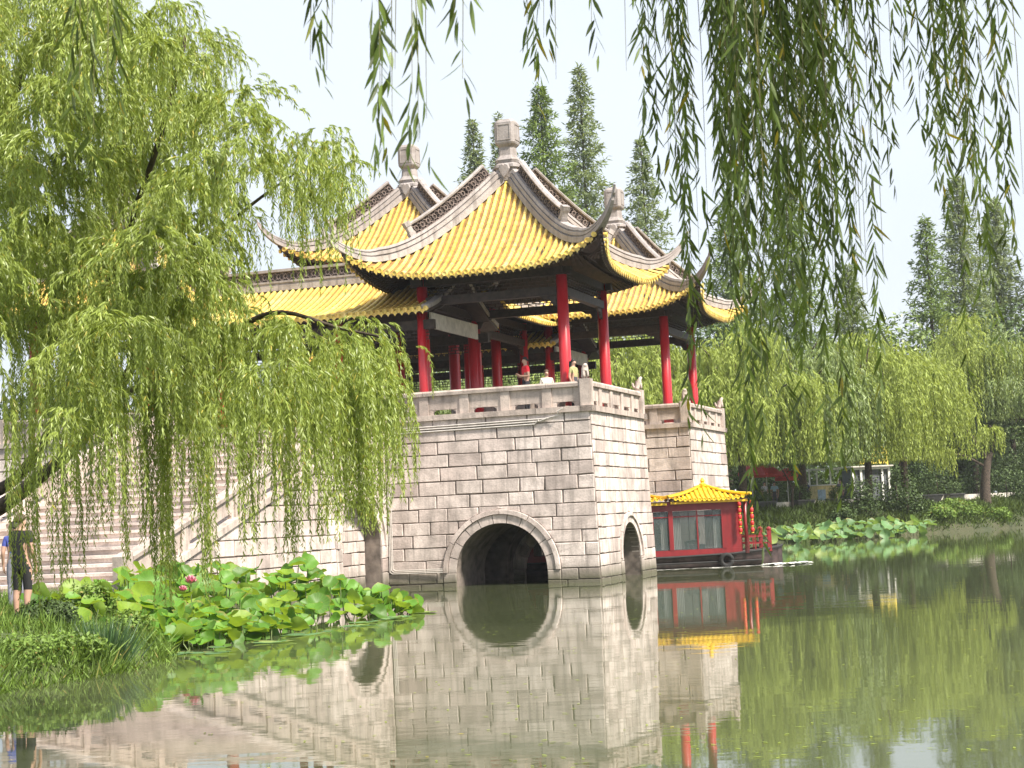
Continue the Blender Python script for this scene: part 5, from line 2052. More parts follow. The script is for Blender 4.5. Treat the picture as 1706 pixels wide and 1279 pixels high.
# ---- broad-leaved trees and shrubs
def leafy(parent, r_, cen, rad, n, size, mat, shell=0.55, name='crown', lumps=9):
    cen, rad = np.array(cen), np.array(rad)
    lc = unit(r_.normal(size=(lumps, 3))) * 0.62
    li = r_.integers(0, lumps, n)
    p = lc[li] + unit(r_.normal(size=(n, 3))) * (0.50 * (shell + (1 - shell) * r_.random((n, 1))))
    p[:, 2] = np.where(p[:, 2] < -0.75, -0.75, p[:, 2])
    p = p * rad + cen
    nr = unit((p - cen) / rad + r_.normal(size=(n, 3)) * 0.7 + np.array((0, 0, 0.4)))
    d = unit(np.cross(nr, r_.normal(size=(n, 3))))
    w = np.cross(nr, d)
    return tag(put(name, quads_mesh(name, kite(p, d, w, size * (0.7 + 0.6 * r_.random(n)), size * 0.62 * (0.7 + 0.6 * r_.random(n))), mat), parent), kind='stuff')


def round_tree(label, px, Y, ztop, rx, mat, seed, n=5200, size=0.42):
    r_ = np.random.default_rng(seed)
    base = at(px, 800, Y); base.z = 2.0
    t_ = thing('broadleaf_tree', base, 0, label, 'tree', 'broad-leaved trees behind the far shore')
    H = ztop - 2.0
    limb(t_, [(0, 0, -0.3), (0.1, 0, H * 0.25), (0, 0.1, H * 0.6)], 0.3, 0.12, 'trunk', 7)
    for k_ in range(4):
        a = k_ * 1.6 + 0.4
        limb(t_, [(0, 0, H * 0.35), (rx * 0.4 * math.cos(a), rx * 0.4 * math.sin(a), H * 0.55), (rx * 0.7 * math.cos(a), rx * 0.7 * math.sin(a), H * 0.75)], 0.14, 0.04, n=5)
    leafy(t_, r_, (0, 0, H * 0.60), (rx, rx * 0.8, H * 0.40), n, size, mat, lumps=16)


bl = M['broadleaf']
yb = leaf_mat('yellow_green_leaf', tones((0.13, 0.19, 0.04), 0.5, 1.35), 0.3, 0.07)
round_tree('dark round tree behind the right end of the farther pavilion roof', 1215, 136, 17.5, 5.5, bl, 301)
round_tree('dark tree behind the middle of the right shore', 1330, 138, 15.5, 5.0, bl, 302)
round_tree('yellow-green round tree below the redwoods on the right', 1500, 140, 17.2, 4.8, yb, 303)
round_tree('dark tree in the second row at the right edge', 1690, 140, 17.5, 6.0, bl, 304)
round_tree('dark tree behind the pavilion gap', 1080, 136, 14.5, 5.0, bl, 305)
round_tree('dark tree behind the central pavilion columns', 920, 134, 13.5, 5.5, bl, 306)
round_tree('dark tree behind the gallery on the left', 760, 134, 13.5, 5.5, bl, 307)
round_tree('dark tree behind the left pavilion', 560, 134, 14.5, 6.0, bl, 308)
round_tree('dark tree at the far left behind the stairs', 330, 134, 15.0, 6.0, bl, 309)
round_tree('dark tree behind the big willow at the left picture edge', 120, 134, 15.0, 6.0, bl, 310)
round_tree('low dark tree behind the kiosk', 1420, 138, 13.0, 4.5, bl, 311)
round_tree('low dark tree behind the drooping willows on the right', 1590, 132, 11.0, 4.5, bl, 312)


def shore_pt(px, off=0.0):
    """point of the far shoreline seen in picture column px, moved inland by off"""
    best = None
    row = offset_row(sh, off, 0)
    for x, y, _ in row:
        if y < 60: continue
        e_ = abs(PW / 2 + FPX * x / y - px)
        if best is None or e_ < best[0]:
            best = (e_, x, y)
    return best[1], best[2]


def shrub(label, px, off, rx, h, seed, mat=None, n=1500, size=0.17, z=None):
    r_ = np.random.default_rng(seed)
    x, y = shore_pt(px, off)
    zb = z if z is not None else max(0.3, min(1.9, off * 0.42))
    t_ = thing('shrub', (x, y, zb), 0, label, 'shrub', 'dark shrubs on the far bank')
    limb(t_, [(0, 0, -0.3), (0.05, 0, h * 0.3), (0, 0, h * 0.6)], 0.06, 0.03, 'stem', 5)
    leafy(t_, r_, (0, 0, h * 0.45), (rx, rx * 0.8, h * 0.55), n, size, mat or M['shrub'], name='foliage', lumps=12)


shb = [('big dark shrub on the bank in front of the kiosk', 1430, 2.6, 1.5, 2.6, None), ('tallest dark shrub right of the kiosk', 1470, 3.0, 1.7, 3.0, None), ('low shrub at the water below the kiosk', 1405, 1.6, 1.0, 1.4, None),
       ('broad shrub between the lotus and the promenade', 1500, 2.2, 1.6, 1.9, None), ('yellowish low bush at the shoreline', 1540, 1.6, 1.5, 1.2, M['grass']), ('low spreading bush left of the thick trunk', 1580, 1.8, 1.5, 1.3, M['grass']),
       ('dark rounded bush right of the thick trunk', 1668, 4.0, 1.8, 2.4, None), ('dark bush at the right edge of the picture', 1715, 4.0, 2.0, 2.8, None), ('reedy bush by the waterline at far right', 1645, 1.2, 1.3, 0.9, M['grass']),
       ('tall dark hedge bush behind the promenade at right', 1610, 11.0, 2.2, 3.6, None), ('dark hedge bush behind the right trunk', 1690, 11.0, 2.4, 4.2, None), ('dark hedge bush under the sprig', 1555, 11.0, 2.0, 3.2, None),
       ('dark bush behind the small red parasols', 1268, 12.0, 2.2, 2.6, None), ('dark bush behind the stall', 1330, 13.0, 2.2, 3.0, None)]
for i, (lb_, px, off, rx, h, mt) in enumerate(shb):
    shrub(lb_, px, off, rx, h, 400 + i, mt)

# ================================================================== lotus
def lotus_leaf_mesh(seed, mat):
    r_ = np.random.default_rng(seed)
    mb = MB()
    nseg = 16
    ph = r_.random() * 6.28
    fold = 0.25 * r_.random()
    def ring(q):
        out = []
        for i in range(nseg):
            a = 2 * math.pi * i / nseg
            rr = q * (1 + 0.06 * math.sin(3 * a + ph) + 0.05 * math.sin(5 * a + 2 * ph))
            x, y = rr * math.cos(a), rr * math.sin(a)
            z = 0.18 * q * q + 0.16 * q * q * math.sin(2 * a + ph) + 0.09 * q ** 3 * math.sin(5 * a + 3 * ph) + 1.6 * fold * x * x
            out.append((x, y, z))
        return out
    mb.v.append((0, 0, 0))
    rs = [ring(q) for q in (0.3, 0.68, 1.0)]
    for r in rs: mb.v.extend(r)
    for i in range(nseg):
        j = (i + 1) % nseg
        mb.f.append((0, 1 + i, 1 + j)); mb.m.append(0)
        for k_ in range(2):
            a = 1 + k_ * nseg
            mb.f.append((a + i, a + nseg + i, a + nseg + j, a + j)); mb.m.append(0)
    return mb.mesh('lotus_leaf', mat, smooth=True)


def lotus_patch(t_, pts, mat, seed, rmin, rmax, tilt=0.55):
    r_ = np.random.default_rng(seed)
    meshes = [lotus_leaf_mesh(seed + i, mat) for i in range(7)]
    stems = MB()
    for (x, y, z) in pts:
        rr = rmin + (rmax - rmin) * r_.random()
        az = r_.random() * 6.28; tl = abs(r_.normal()) * tilt
        # many leaves lean to the light and the open water
        nx, ny = math.cos(az) * math.sin(min(1.3, tl)) + 0.12, math.sin(az) * math.sin(min(1.3, tl)) - 0.22
        n_ = Vector((nx, ny, math.cos(min(1.3, tl)))).normalized()
        q = n_.to_track_quat('Z', 'Y') @ Quaternion((0, 0, 1), r_.random() * 6.28)
        m4 = Matrix.Translation((x, y, z)) @ q.to_matrix().to_4x4() @ Matrix.Scale(rr, 4)
        put('lotus_leaf', meshes[r_.integers(0, 7)], t_, mat=m4)
        if z > 0.12:
            stems.tube([(x, y, z), (x + r_.normal() * 0.04, y + r_.normal() * 0.04, z * 0.5), (x + r_.normal() * 0.08, y + r_.normal() * 0.08, -0.2)], [0.012, 0.012, 0.014], 4)
    tag(stems.build('stems', M['stem'], t_), kind='stuff')


r_ = np.random.default_rng(55)
A0, A1 = Vector((-6.15, 28.8, 0)), Vector((-2.25, 39.6, 0))
lo = thing('lotus_bed', ((A0 + A1) / 2), 0, 'thick bed of bright green lotus leaves at the foot of the stair wall', 'lotus')
mid = (A0 + A1) / 2
ax = (A1 - A0).normalized(); nx_ = Vector((-ax.y, ax.x, 0))
pts = []
tries = 0
while len(pts) < 300 and tries < 12000:
    tries += 1
    s = r_.random(); q = r_.random()
    depth = 0.5 + 6.5 * min(1, (s * 1.15) ) if s < 0.85 else 6.0 * (1 - (s - 0.85) / 0.15 * 0.75)
    p = A0 + (A1 - A0) * s + nx_ * (q * max(2.6, depth))
    lp = p - F0
    # stay out of the bank and the wall
    lx = lp.x * _c + lp.y * _s; ly = -lp.x * _s + lp.y * _c
    if lx < XR + 0.35 and ly > -ST: continue
    d_in = q * max(2.6, depth)
    zz = 0.10 + min(1.0, 0.18 + d_in * 0.33) * (0.45 + 0.75 * r_.random())
    edge = min(1, (1 - s) / 0.08)
    zz = min(zz, 1.25) * (0.55 + 0.45 * edge)
    if any((p.x - a) ** 2 + (p.y - b_) ** 2 + (zz - c_) ** 2 < 0.17 ** 2 for a, b_, c_ in pts): continue
    pts.append((p.x, p.y, zz))
lotus_patch(lo, [(a - mid.x, b_ - mid.y, c_) for a, b_, c_ in pts], M['lotus'], 60, 0.12, 0.25, 0.68)
rest_pts = []
tries = 0
while len(rest_pts) < 520 and tries < 20000:
    tries += 1
    s = r_.random(); q = r_.random()
    depth = max(2.6, 0.5 + 6.5 * min(1, s * 1.15) if s < 0.85 else 6.0 * (1 - (s - 0.85) / 0.15 * 0.75))
    p = A0 + (A1 - A0) * s + nx_ * (q * depth)
    lp = p - F0
    lx = lp.x * _c + lp.y * _s; ly = -lp.x * _s + lp.y * _c
    if lx < XR + 0.3 and ly > -ST: continue
    zz = 0.05 + min(0.95, 0.12 + q * depth * 0.30) * (0.05 + 1.0 * r_.random())
    rest_pts.append((p.x - mid.x, p.y - mid.y, zz))
tmp = lotus_leaf_mesh(63, M['lotus'])
lv = np.array([v_.co[:] for v_ in tmp.vertices]); lfc = [tuple(p_.vertices) for p_ in tmp.polygons]
TT = np.empty((len(rest_pts), 3, 4))
for i, (a, b_, c_) in enumerate(rest_pts):
    az = r_.random() * 6.28; tl = min(1.3, abs(r_.normal()) * 0.7)
    n_ = Vector((math.cos(az) * math.sin(tl) + 0.12, math.sin(az) * math.sin(tl) - 0.22, math.cos(tl))).normalized()
    q3 = (n_.to_track_quat('Z', 'Y') @ Quaternion((0, 0, 1), r_.random() * 6.28)).to_matrix() * (0.11 + 0.12 * r_.random())
    for k_ in range(3):
        TT[i, k_, :3] = q3[k_][:]
    TT[i, :, 3] = (a, b_, c_)
im = instanced_mesh('small_leaves', lv, lfc, TT, M['lotus_small'])
im.polygons.foreach_set('use_smooth', [True] * len(im.polygons))
tag(put('small_leaves', im, lo), kind='stuff')
bpy.data.meshes.remove(tmp)
# floating pads and stalks at the edge
pad_me = lotus_leaf_mesh(91, M['lotus_pale'])
for i in range(26):
    s = r_.random()
    p = A0 + (A1 - A0) * s - nx_ * (0.1 + 0.9 * r_.random() * (1.2 - s)) - mid
    o = put('floating_leaf', pad_me, lo, (p.x, p.y, 0.012), (0, 0, r_.random() * 6))
    k_ = 0.12 + 0.16 * r_.random()
    o.scale = (k_ * 1.5, k_ * 0.8, 0.03)
# pink lotus flower
fl_p = at(318, 972, 33.4) - mid
mb = MB()
for ringn, (n, tl, ln) in enumerate(((6, 0.35, 0.16), (8, 0.75, 0.17), (8, 1.15, 0.15))):
    for i in range(n):
        a = 2 * math.pi * (i + ringn * 0.5) / n
        o_ = Vector((math.cos(a), math.sin(a), 0)); t3 = Vector((-math.sin(a), math.cos(a), 0))
        dirp = o_ * math.sin(tl) + Vector((0, 0, 1)) * math.cos(tl)
        m_ = dirp * ln * 0.55 + o_ * 0.01
        mb.poly([o_ * 0.01, m_ + t3 * 0.045, dirp * ln + Vector((0, 0, 0.02)), m_ - t3 * 0.045])
fo = mb.build('lotus_flower', M['petal'], lo); fo.location = fl_p
o2 = put('lotus_flower', fo.data, lo, at(305, 985, 33.0) - mid); o2.scale = (0.7, 0.7, 0.7)
mb = MB(); mb.tube([fl_p, fl_p * 1.0 - Vector((0, 0, fl_p.z + 0.2))], 0.012, 5); mb.build('flower_stem', M['stem'], lo)

xx, yy = shore_pt(1400, -1.5)
lf = thing('lotus_bed', (xx, yy, 0), 0, 'pale green lotus leaves in the water along the far bank, right of the boat', 'lotus')
pts = []
for i in range(4000):
    if len(pts) >= 140: break
    px = 1296 + 222 * r_.random()
    off = -0.3 - (6.5 if px < 1390 else 4.0) * r_.random() ** 1.3
    x, y = shore_pt(px, off)
    x += r_.normal() * 0.5; y += r_.normal() * 0.5
    z = 0.15 + 0.75 * r_.random()
    if any((x - a) ** 2 + (y - b_) ** 2 < 0.30 ** 2 for a, b_, _ in pts): continue
    pts.append((x, y, z))
lotus_patch(lf, [(a - xx, b_ - yy, c_) for a, b_, c_ in pts], M['lotus_pale'], 75, 0.22, 0.40, 0.75)

# ================================================================== grass and reeds of the left bank
r_ = np.random.default_rng(77)
n = 46000
row = np.array([(x, y) for x, y in lb])
sel = row[(row[:, 1] > 19) & (row[:, 1] < 41)]
k_ = r_.integers(0, len(sel), n)
inl = -0.05 + 4.5 * r_.random(n) ** 1.7
px_ = sel[k_, 0] - inl + r_.normal(size=n) * 0.15
py_ = sel[k_, 1] + r_.normal(size=n) * 0.3
pz = np.interp(inl, [-0.1, 0, 0.22, 0.9, 2.0, 5], [-0.05, 0, 0.25, 0.5, 0.68, 0.7]) - 0.03
B_ = np.stack([px_, py_, pz], 1)
d = unit(r_.normal(size=(n, 3)) * np.array((0.5, 0.5, 0.1)) + np.array((0.1, -0.1, 0.8)))
w = unit(np.cross(d, r_.normal(size=(n, 3))))
gl_ = (0.10 + 0.16 * r_.random(n)) * (1 + 0.9 * np.sin(px_ * 2.3) * np.sin(py_ * 1.9))
gr = put('bank_grass', quads_mesh('bank_grass', kite(B_, d, w, np.maximum(0.05, gl_), np.full(n, 0.022)), M['grass']))
tag(gr, 'rough green grass and weeds along the left bank', 'grass', kind='stuff')


def bank_plant(name, label, px, py, Y, n, h, wd, mat, seed, spread, leafyness=False, z=0.35):
    r_ = np.random.default_rng(seed)
    p = at(px, py, Y); p.z = z
    t_ = thing(name, p, 0, label, 'plant', 'plants on the left bank')
    if leafyness:
        limb(t_, [(0, 0, -0.2), (0.02, 0, h * 0.6)], 0.02, 0.01, 'stem', 5)
        leafy(t_, r_, (0, 0, h * 0.5), (spread, spread, h * 0.5), n, wd, mat, name='foliage', lumps=14)
        return
    q = r_.normal(size=(n, 2)) * spread
    d = unit(np.concatenate([q * 1.1 + r_.normal(size=(n, 2)) * 0.18, np.ones((n, 1))], 1))
    b = np.concatenate([q * 0.4, np.full((n, 1), -0.1)], 1)
    w = unit(np.cross(d, r_.normal(size=(n, 3))))
    tag(put('blades', quads_mesh('blades', kite(b, d, w, h * (0.5 + 0.6 * r_.random(n)), np.full(n, wd)), mat), t_), kind='stuff')


reed = leaf_mat('reed_blade', tones((0.05, 0.11, 0.035), 0.5, 1.5), 0.3, 0.08)
bank_plant('sedge_clump', 'dark tufted sedge at the corner of the left bank', 172, 1085, 26.5, 500, 0.85, 0.022, reed, 501, 0.30, z=0.1)
bank_plant('sedge_clump', 'smaller sedge tuft behind the dark one on the left bank', 120, 1060, 27.5, 320, 0.6, 0.02, reed, 502, 0.28, z=0.3)
bank_plant('weed_bush', 'low leafy weeds at the bottom left corner of the bank', 40, 1085, 24.8, 2600, 0.56, 0.07, M['grass'], 503, 0.75, True, z=0.15)
bank_plant('weed_bush', 'leafy weeds between the corner and the sedge on the bank', 105, 1075, 25.6, 2200, 0.49, 0.07, M['grass'], 504, 0.65, True, z=0.15)
bank_plant('weed_bush', 'bushy weeds at the feet of the man in black', 85, 1020, 28.0, 2200, 0.60, 0.07, M['shrub'], 505, 0.55, True, z=0.5)
bank_plant('weed_bush', 'tall weeds right of the man in black by the stair foot', 150, 1000, 31.0, 2200, 0.71, 0.08, M['grass'], 506, 0.65, True, z=0.5)
bank_plant('weed_bush', 'weeds beside the left end of the lotus bed', 215, 1050, 29.0, 1600, 0.6, 0.07, M['grass'], 507, 0.45, True, z=0.2)

# specks floating on the lake
r_ = np.random.default_rng(88)
n = 900
yy_ = 14 + 60 * r_.random(n) ** 1.6
xx_ = (r_.random(n) - 0.35) * 0.55 * yy_
a = r_.random(n) * 6.28
d = np.stack([np.cos(a), np.sin(a), np.zeros(n)], 1); w = np.stack([-np.sin(a), np.cos(a), np.zeros(n)], 1)
fk = put('floating_leaves', quads_mesh('floating_leaves', kite(np.stack([xx_, yy_, np.full(n, 0.006)], 1), d, w, 0.05 + 0.06 * r_.random(n), np.full(n, 0.03)), M['willow_leaf']))
tag(fk, 'scattered fallen willow leaves floating on the lake', 'leaves', kind='stuff')

# ================================================================== far shore furniture
def seg_row(px0, px1, off):
    x0, y0 = shore_pt(px0, off); x1, y1 = shore_pt(px1, off)
    return Vector((x0, y0, 0)), Vector((x1, y1, 0))


def low_wall(px0, px1, off, label):
    pts_ = [(x, y) for x, y, _ in offset_row(sh, off, 0) if px0 <= PW / 2 + FPX * x / y <= px1 and y < 200]
    t_ = thing('low_wall', (pts_[0][0], pts_[0][1], 1.86), 0, label, 'wall', 'low white walls along the promenade')
    for (a, b_) in zip(pts_[:-1], pts_[1:]):
        p, q = Vector((a[0] - pts_[0][0], a[1] - pts_[0][1], 0.20)), Vector((b_[0] - pts_[0][0], b_[1] - pts_[0][1], 0.20))
        dv = (q - p).normalized() * 0.01
        mb = MB(); mb.bar(p + dv, q - dv, 0.30, 0.46); mb.build('wall_stone', M['white_board'], t_)


low_wall(1225, 1440, 5.6, 'low white wall along the promenade behind the boat bow')
low_wall(1500, 1730, 5.6, 'low white wall along the promenade at the right edge')


def planter(label, px, w, h, seed, off=5.0):
    x, y = shore_pt(px, off)
    r_ = np.random.default_rng(seed)
    t_ = thing('bonsai_planter', (x, y, 1.80), R(25), label, 'planter', 'bonsai trays on the promenade')
    mb = MB()
    mb.quad_strip_ring([[(-w * 0.40, -0.28, 0.12), (w * 0.40, -0.28, 0.12), (w * 0.40, 0.28, 0.12), (-w * 0.40, 0.28, 0.12)], [(-w / 2, -0.36, 0.50), (w / 2, -0.36, 0.50), (w / 2, 0.36, 0.50), (-w / 2, 0.36, 0.50)], [(-w / 2 - 0.04, -0.40, 0.50), (w / 2 + 0.04, -0.40, 0.50), (w / 2 + 0.04, 0.40, 0.50), (-w / 2 - 0.04, 0.40, 0.50)], [(-w / 2 - 0.04, -0.40, 0.58), (w / 2 + 0.04, -0.40, 0.58), (w / 2 + 0.04, 0.40, 0.58), (-w / 2 - 0.04, 0.40, 0.58)]])
    mb.build('tray', simple('glazed_tray', (0.05, 0.05, 0.045), 0.5) if 'tray' not in M else M['tray'], t_)
    for sx in (-1, 1):
        mb = MB(); mb.box(sx * w * 0.28 - 0.07, sx * w * 0.28 + 0.07, -0.2, 0.2, 0, 0.118); mb.build('foot', M['rail_stone'], t_)
    limb(t_, [(0, 0, 0.5), (0.1, 0, 0.7), (-0.05, 0, 0.9)], 0.05, 0.03, 'stem', 5)
    leafy(t_, r_, (0, 0, 0.58 + h * 0.45), (w * 0.5, 0.4, h * 0.6), 700, 0.10, M['broadleaf'], name='foliage', lumps=8)


M['tray'] = simple('glazed_tray', (0.05, 0.05, 0.045), 0.5)
planter('bonsai tray at the left, behind the boat bow', 1262, 1.5, 0.8, 601)
planter('wide bonsai tray in the middle of the promenade', 1336, 1.25, 0.9, 602)
planter('small bonsai tray right of the wide one', 1367, 0.9, 0.8, 603)
planter('long bonsai tray on the right part of the promenade', 1545, 2.0, 0.7, 604)
planter('short bonsai tray beside the long one', 1586, 1.2, 0.8, 605)


def parasol(label, px, ytop, c, w, off=8.5):
    x, y = shore_pt(px, off)
    zt = at(px, ytop, y).z
    t_ = thing('parasol', (x, y, 1.9), 0, label, 'parasol', 'red parasols on the far shore')
    mb = MB(); mb.tube([(0, 0, -0.02), (0, 0, zt - 1.9)], 0.03, 6); mb.build('pole', M['white'], t_)
    mb = MB()
    n = 8
    rings = []
    for q, dz in ((0.02, 0.0), (0.35, -0.10), (0.7, -0.30), (1.0, -0.62), (1.0, -0.80)):
        rings.append([(w * q * math.cos(2 * math.pi * i / 16) * (1 - 0.05 * (i % 2)), w * q * math.sin(2 * math.pi * i / 16) * (1 - 0.05 * (i % 2)), zt - 1.9 + dz) for i in range(16)])
    mb.quad_strip_ring(rings, caps=False)
    mb.build('canopy', cloth('parasol_' + ('red' if c[1] < 0.1 else 'pink'), c), t_)


parasol('pink-red parasol just right of the farther pier', 1246, 771, (0.75, 0.12, 0.16), 0.85)
parasol('red parasol second from the farther pier', 1268, 774, (0.62, 0.06, 0.05), 1.0, 9.2)
parasol('half-hidden red parasol behind the slim dark tree', 1298, 780, (0.62, 0.06, 0.05), 0.8, 9.0)

x, y = shore_pt(1374, 9.0)
stall = thing('snack_stall', (x, y, 1.9), R(20), 'white and pale yellow stall with a blue corner on the promenade', 'stall')
W_ = 1.55
mb = MB(); mb.box(-W_ / 2, W_ / 2, -0.5, 0.5, 0.05, 1.35); mb.build('counter', simple('pale_yellow', (0.72, 0.62, 0.30), 0.6), stall)
mb = MB(); mb.box(-W_ / 2 - 0.02, -W_ / 2 + 0.55, -0.53, -0.502, 0.1, 1.1); mb.build('blue_panel', simple('pale_blue', (0.35, 0.48, 0.62), 0.6), stall)
mb = MB(); mb.box(-W_ / 2 - 0.05, W_ / 2 + 0.05, -0.56, 0.56, 1.352, 1.42); mb.build('counter_top', M['white'], stall)
for sx in (-1, 1):
    for sy in (-1, 1):
        mb = MB(); mb.box(sx * W_ / 2 - 0.04, sx * W_ / 2 + 0.04, sy * 0.48 - 0.04, sy * 0.48 + 0.04, 1.42, 2.35); mb.build('post', M['white'], stall)
mb = MB(); mb.box(-W_ / 2 - 0.15, W_ / 2 + 0.15, -0.65, 0.65, 2.352, 2.46); mb.build('stall_roof', M['white'], stall)

x, y = shore_pt(1446, 11.5)
kiosk = thing('kiosk', (x, y, 1.95), R(15), 'small white-framed kiosk with yellow sign boards under the willows', 'kiosk')
KW = 2.6
mb = MB(); mb.box(-KW / 2, KW / 2, -0.1, 1.6, 0, 2.35); mb.build('wall', simple('kiosk_wall', (0.10, 0.11, 0.12), 0.7), kiosk)
for px_k in (-KW / 2 - 0.07, -0.75, KW / 2 - 0.45, KW / 2 + 0.07):
    mb = MB(); mb.box(px_k - 0.07, px_k + 0.07, -0.25, -0.102, 0, 2.36); mb.build('frame_post', M['white'], kiosk)
mb = MB(); mb.box(-KW / 2 - 0.14, KW / 2 + 0.14, -0.28, -0.103, 2.362, 2.52); mb.build('frame_beam', M['white'], kiosk)
mb = MB()
mb.quad_strip_ring([[(-KW / 2 - 0.3, -0.5, 2.53), (KW / 2 + 0.3, -0.5, 2.53), (KW / 2 + 0.3, 1.8, 2.53), (-KW / 2 - 0.3, 1.8, 2.53)], [(-KW / 2 - 0.3, -0.5, 2.62), (KW / 2 + 0.3, -0.5, 2.62), (KW / 2 + 0.3, 1.8, 2.62), (-KW / 2 - 0.3, 1.8, 2.62)]])
mb.build('roof', M['white_board'], kiosk)
ym = simple('sign_yellow', (0.78, 0.62, 0.10), 0.6)
for k_, (zz, a, b_) in enumerate(((2.75, -0.9, 1.2), (3.2, -0.5, 1.2), (3.65, 0.1, 1.2))):
    mb = MB(); mb.box(a, b_, -0.30, -0.22, zz, zz + 0.34); mb.build('sign_board', ym, kiosk)
mb = MB(); mb.box(1.22, 1.32, -0.30, -0.20, 2.622, 4.1); mb.build('sign_post', ym, kiosk)


def far_person(px, off, label, shirt, legs, sn, rz, h=1.68):
    x, y = shore_pt(px, off)
    person(label, (x, y, 1.885 if off < 9.2 else 1.93), rz, h, shirt, legs, sname=sn, lname=sn + '_legs', group='people on the promenade')


far_person(1251, 7.2, 'person in a black and white top under the pink-red parasol', (0.35, 0.36, 0.40), (0.05, 0.05, 0.06), 'patterned_top', 0.4)
far_person(1347, 7.4, 'person in navy standing left of the stall', (0.03, 0.04, 0.14), (0.03, 0.03, 0.05), 'navy_top', 0.2)
far_person(1395, 7.6, 'person in pale violet right of the stall', (0.30, 0.26, 0.42), (0.1, 0.1, 0.12), 'violet_top', -0.5)
far_person(1322, 7.8, 'person in white behind the wide bonsai tray', (0.7, 0.7, 0.7), (0.1, 0.1, 0.12), 'white_top', 0.9)
far_person(1283, 7.6, 'person in pale blue between the red parasols', (0.35, 0.5, 0.62), (0.1, 0.1, 0.12), 'pale_blue_top', -0.2)

# slim dark forked tree before the promenade
x, y = shore_pt(1308, 4.4)
sl = thing('slim_tree', (x, y, 1.6), 0, 'slim dark forked tree on the bank behind the boat bow', 'tree')
limb(sl, [(0, 0, -0.3), (0.02, 0, 0.8), (0.1, 0, 1.5)], 0.10, 0.07, 'trunk', 7)
limb(sl, [(0.08, 0, 1.4), (0.5, 0, 2.2), (0.9, 0.1, 3.0), (1.2, 0.1, 3.6)], 0.06, 0.02, n=6)
limb(sl, [(0.08, 0, 1.4), (-0.3, 0, 2.3), (-0.7, 0, 3.0)], 0.06, 0.02, n=6)
leafy(sl, np.random.default_rng(650), (0.1, 0, 2.9), (0.8, 0.6, 0.8), 260, 0.16, M['shrub'], lumps=9)

# thick leaning trunk of an old willow at the right
x, y = shore_pt(1630, 3.6)
ot = thing('old_willow', (x, y, 1.4), 0, 'thick dark trunk of an old willow on the right bank', 'tree', )
limb(ot, [(0, 0, -0.5), (0.0, 0, 1.0), (0.15, 0, 2.4), (0.5, 0.1, 3.6)], 0.42, 0.22, 'trunk', 10)
limb(ot, [(0.3, 0, 3.0), (-0.6, 0, 4.6), (-1.4, 0.1, 5.8), (-1.8, 0, 6.4)], 0.14, 0.04, n=6)
limb(ot, [(0.4, 0, 3.4), (0.9, 0, 4.6), (0.6, 0.1, 5.4)], 0.10, 0.04, n=6)
limb(ot, [(0.2, 0, 2.6), (-1.4, -0.1, 3.5), (-2.8, 0, 3.6)], 0.10, 0.03, n=6)
rr = np.random.default_rng(651)
S, O, L = [], [], []
for (cx_, cz_, sp_, n_, ln_) in ((-1.7, 6.6, 0.75, 60, 2.6), (0.6, 5.2, 0.7, 55, 2.4), (-2.9, 3.9, 0.9, 60, 2.2), (-0.9, 6.2, 0.5, 20, 1.0)):
    for i in range(n_):
        S.append((cx_ + rr.normal() * sp_ * 0.5, rr.normal() * sp_ * 0.5, cz_ + rr.normal() * 0.12)); aa = rr.random() * 6.28
        O.append((math.cos(aa), math.sin(aa))); L.append(ln_ * (0.45 + 0.55 * rr.random()))
b, d, w, l, lw = strand_leaves(rr, np.array(S), np.array(O), np.array(L), 0.06, 0.26, 0.055, arc=0.45, beta=22, sway=0.1, tau=0.4, rise=0.1)
tag(put('crown', quads_mesh('crown', kite(b, d, w, l, lw), M['far_willow']), ot), kind='stuff')


# hedges behind the promenade and the wood beyond
def hedge(label, px0, px1, off, h, seed):
    r_ = np.random.default_rng(seed)
    a, b_ = seg_row(px0, px1, off)
    L_ = (b_ - a).length
    t_ = thing('hedge', (a.x, a.y, 1.9), math.atan2(b_.y - a.y, b_.x - a.x), label, 'hedge', 'hedges behind the promenade')
    n = int(L_ * h * 190)
    p = np.stack([r_.random(n) * L_, r_.normal(size=n) * 0.45, h * (0.03 + 0.97 * r_.random(n) ** 0.8)], 1)
    p[:, 2] *= 0.82 + 0.18 * np.sin(p[:, 0] * 1.3 + seed) + 0.05 * r_.normal(size=n)
    nr = unit(np.stack([r_.normal(size=n) * 0.6, -np.abs(r_.normal(size=n)), r_.normal(size=n) * 0.6 + 0.4], 1))
    d = unit(np.cross(nr, r_.normal(size=(n, 3)))); w = np.cross(nr, d)
    tag(put('foliage', quads_mesh('foliage', kite(p, d, w, 0.24 * (0.7 + 0.6 * r_.random(n)), 0.15 * (0.7 + 0.6 * r_.random(n))), M['shrub']), t_), kind='stuff')
    for x in np.arange(0.5, L_, 1.2):
        mb = MB(); mb.tube([(x, 0, -0.1), (x + 0.05, 0, h * 0.6)], 0.04, 5); mb.build('stem', M['bark'], t_)


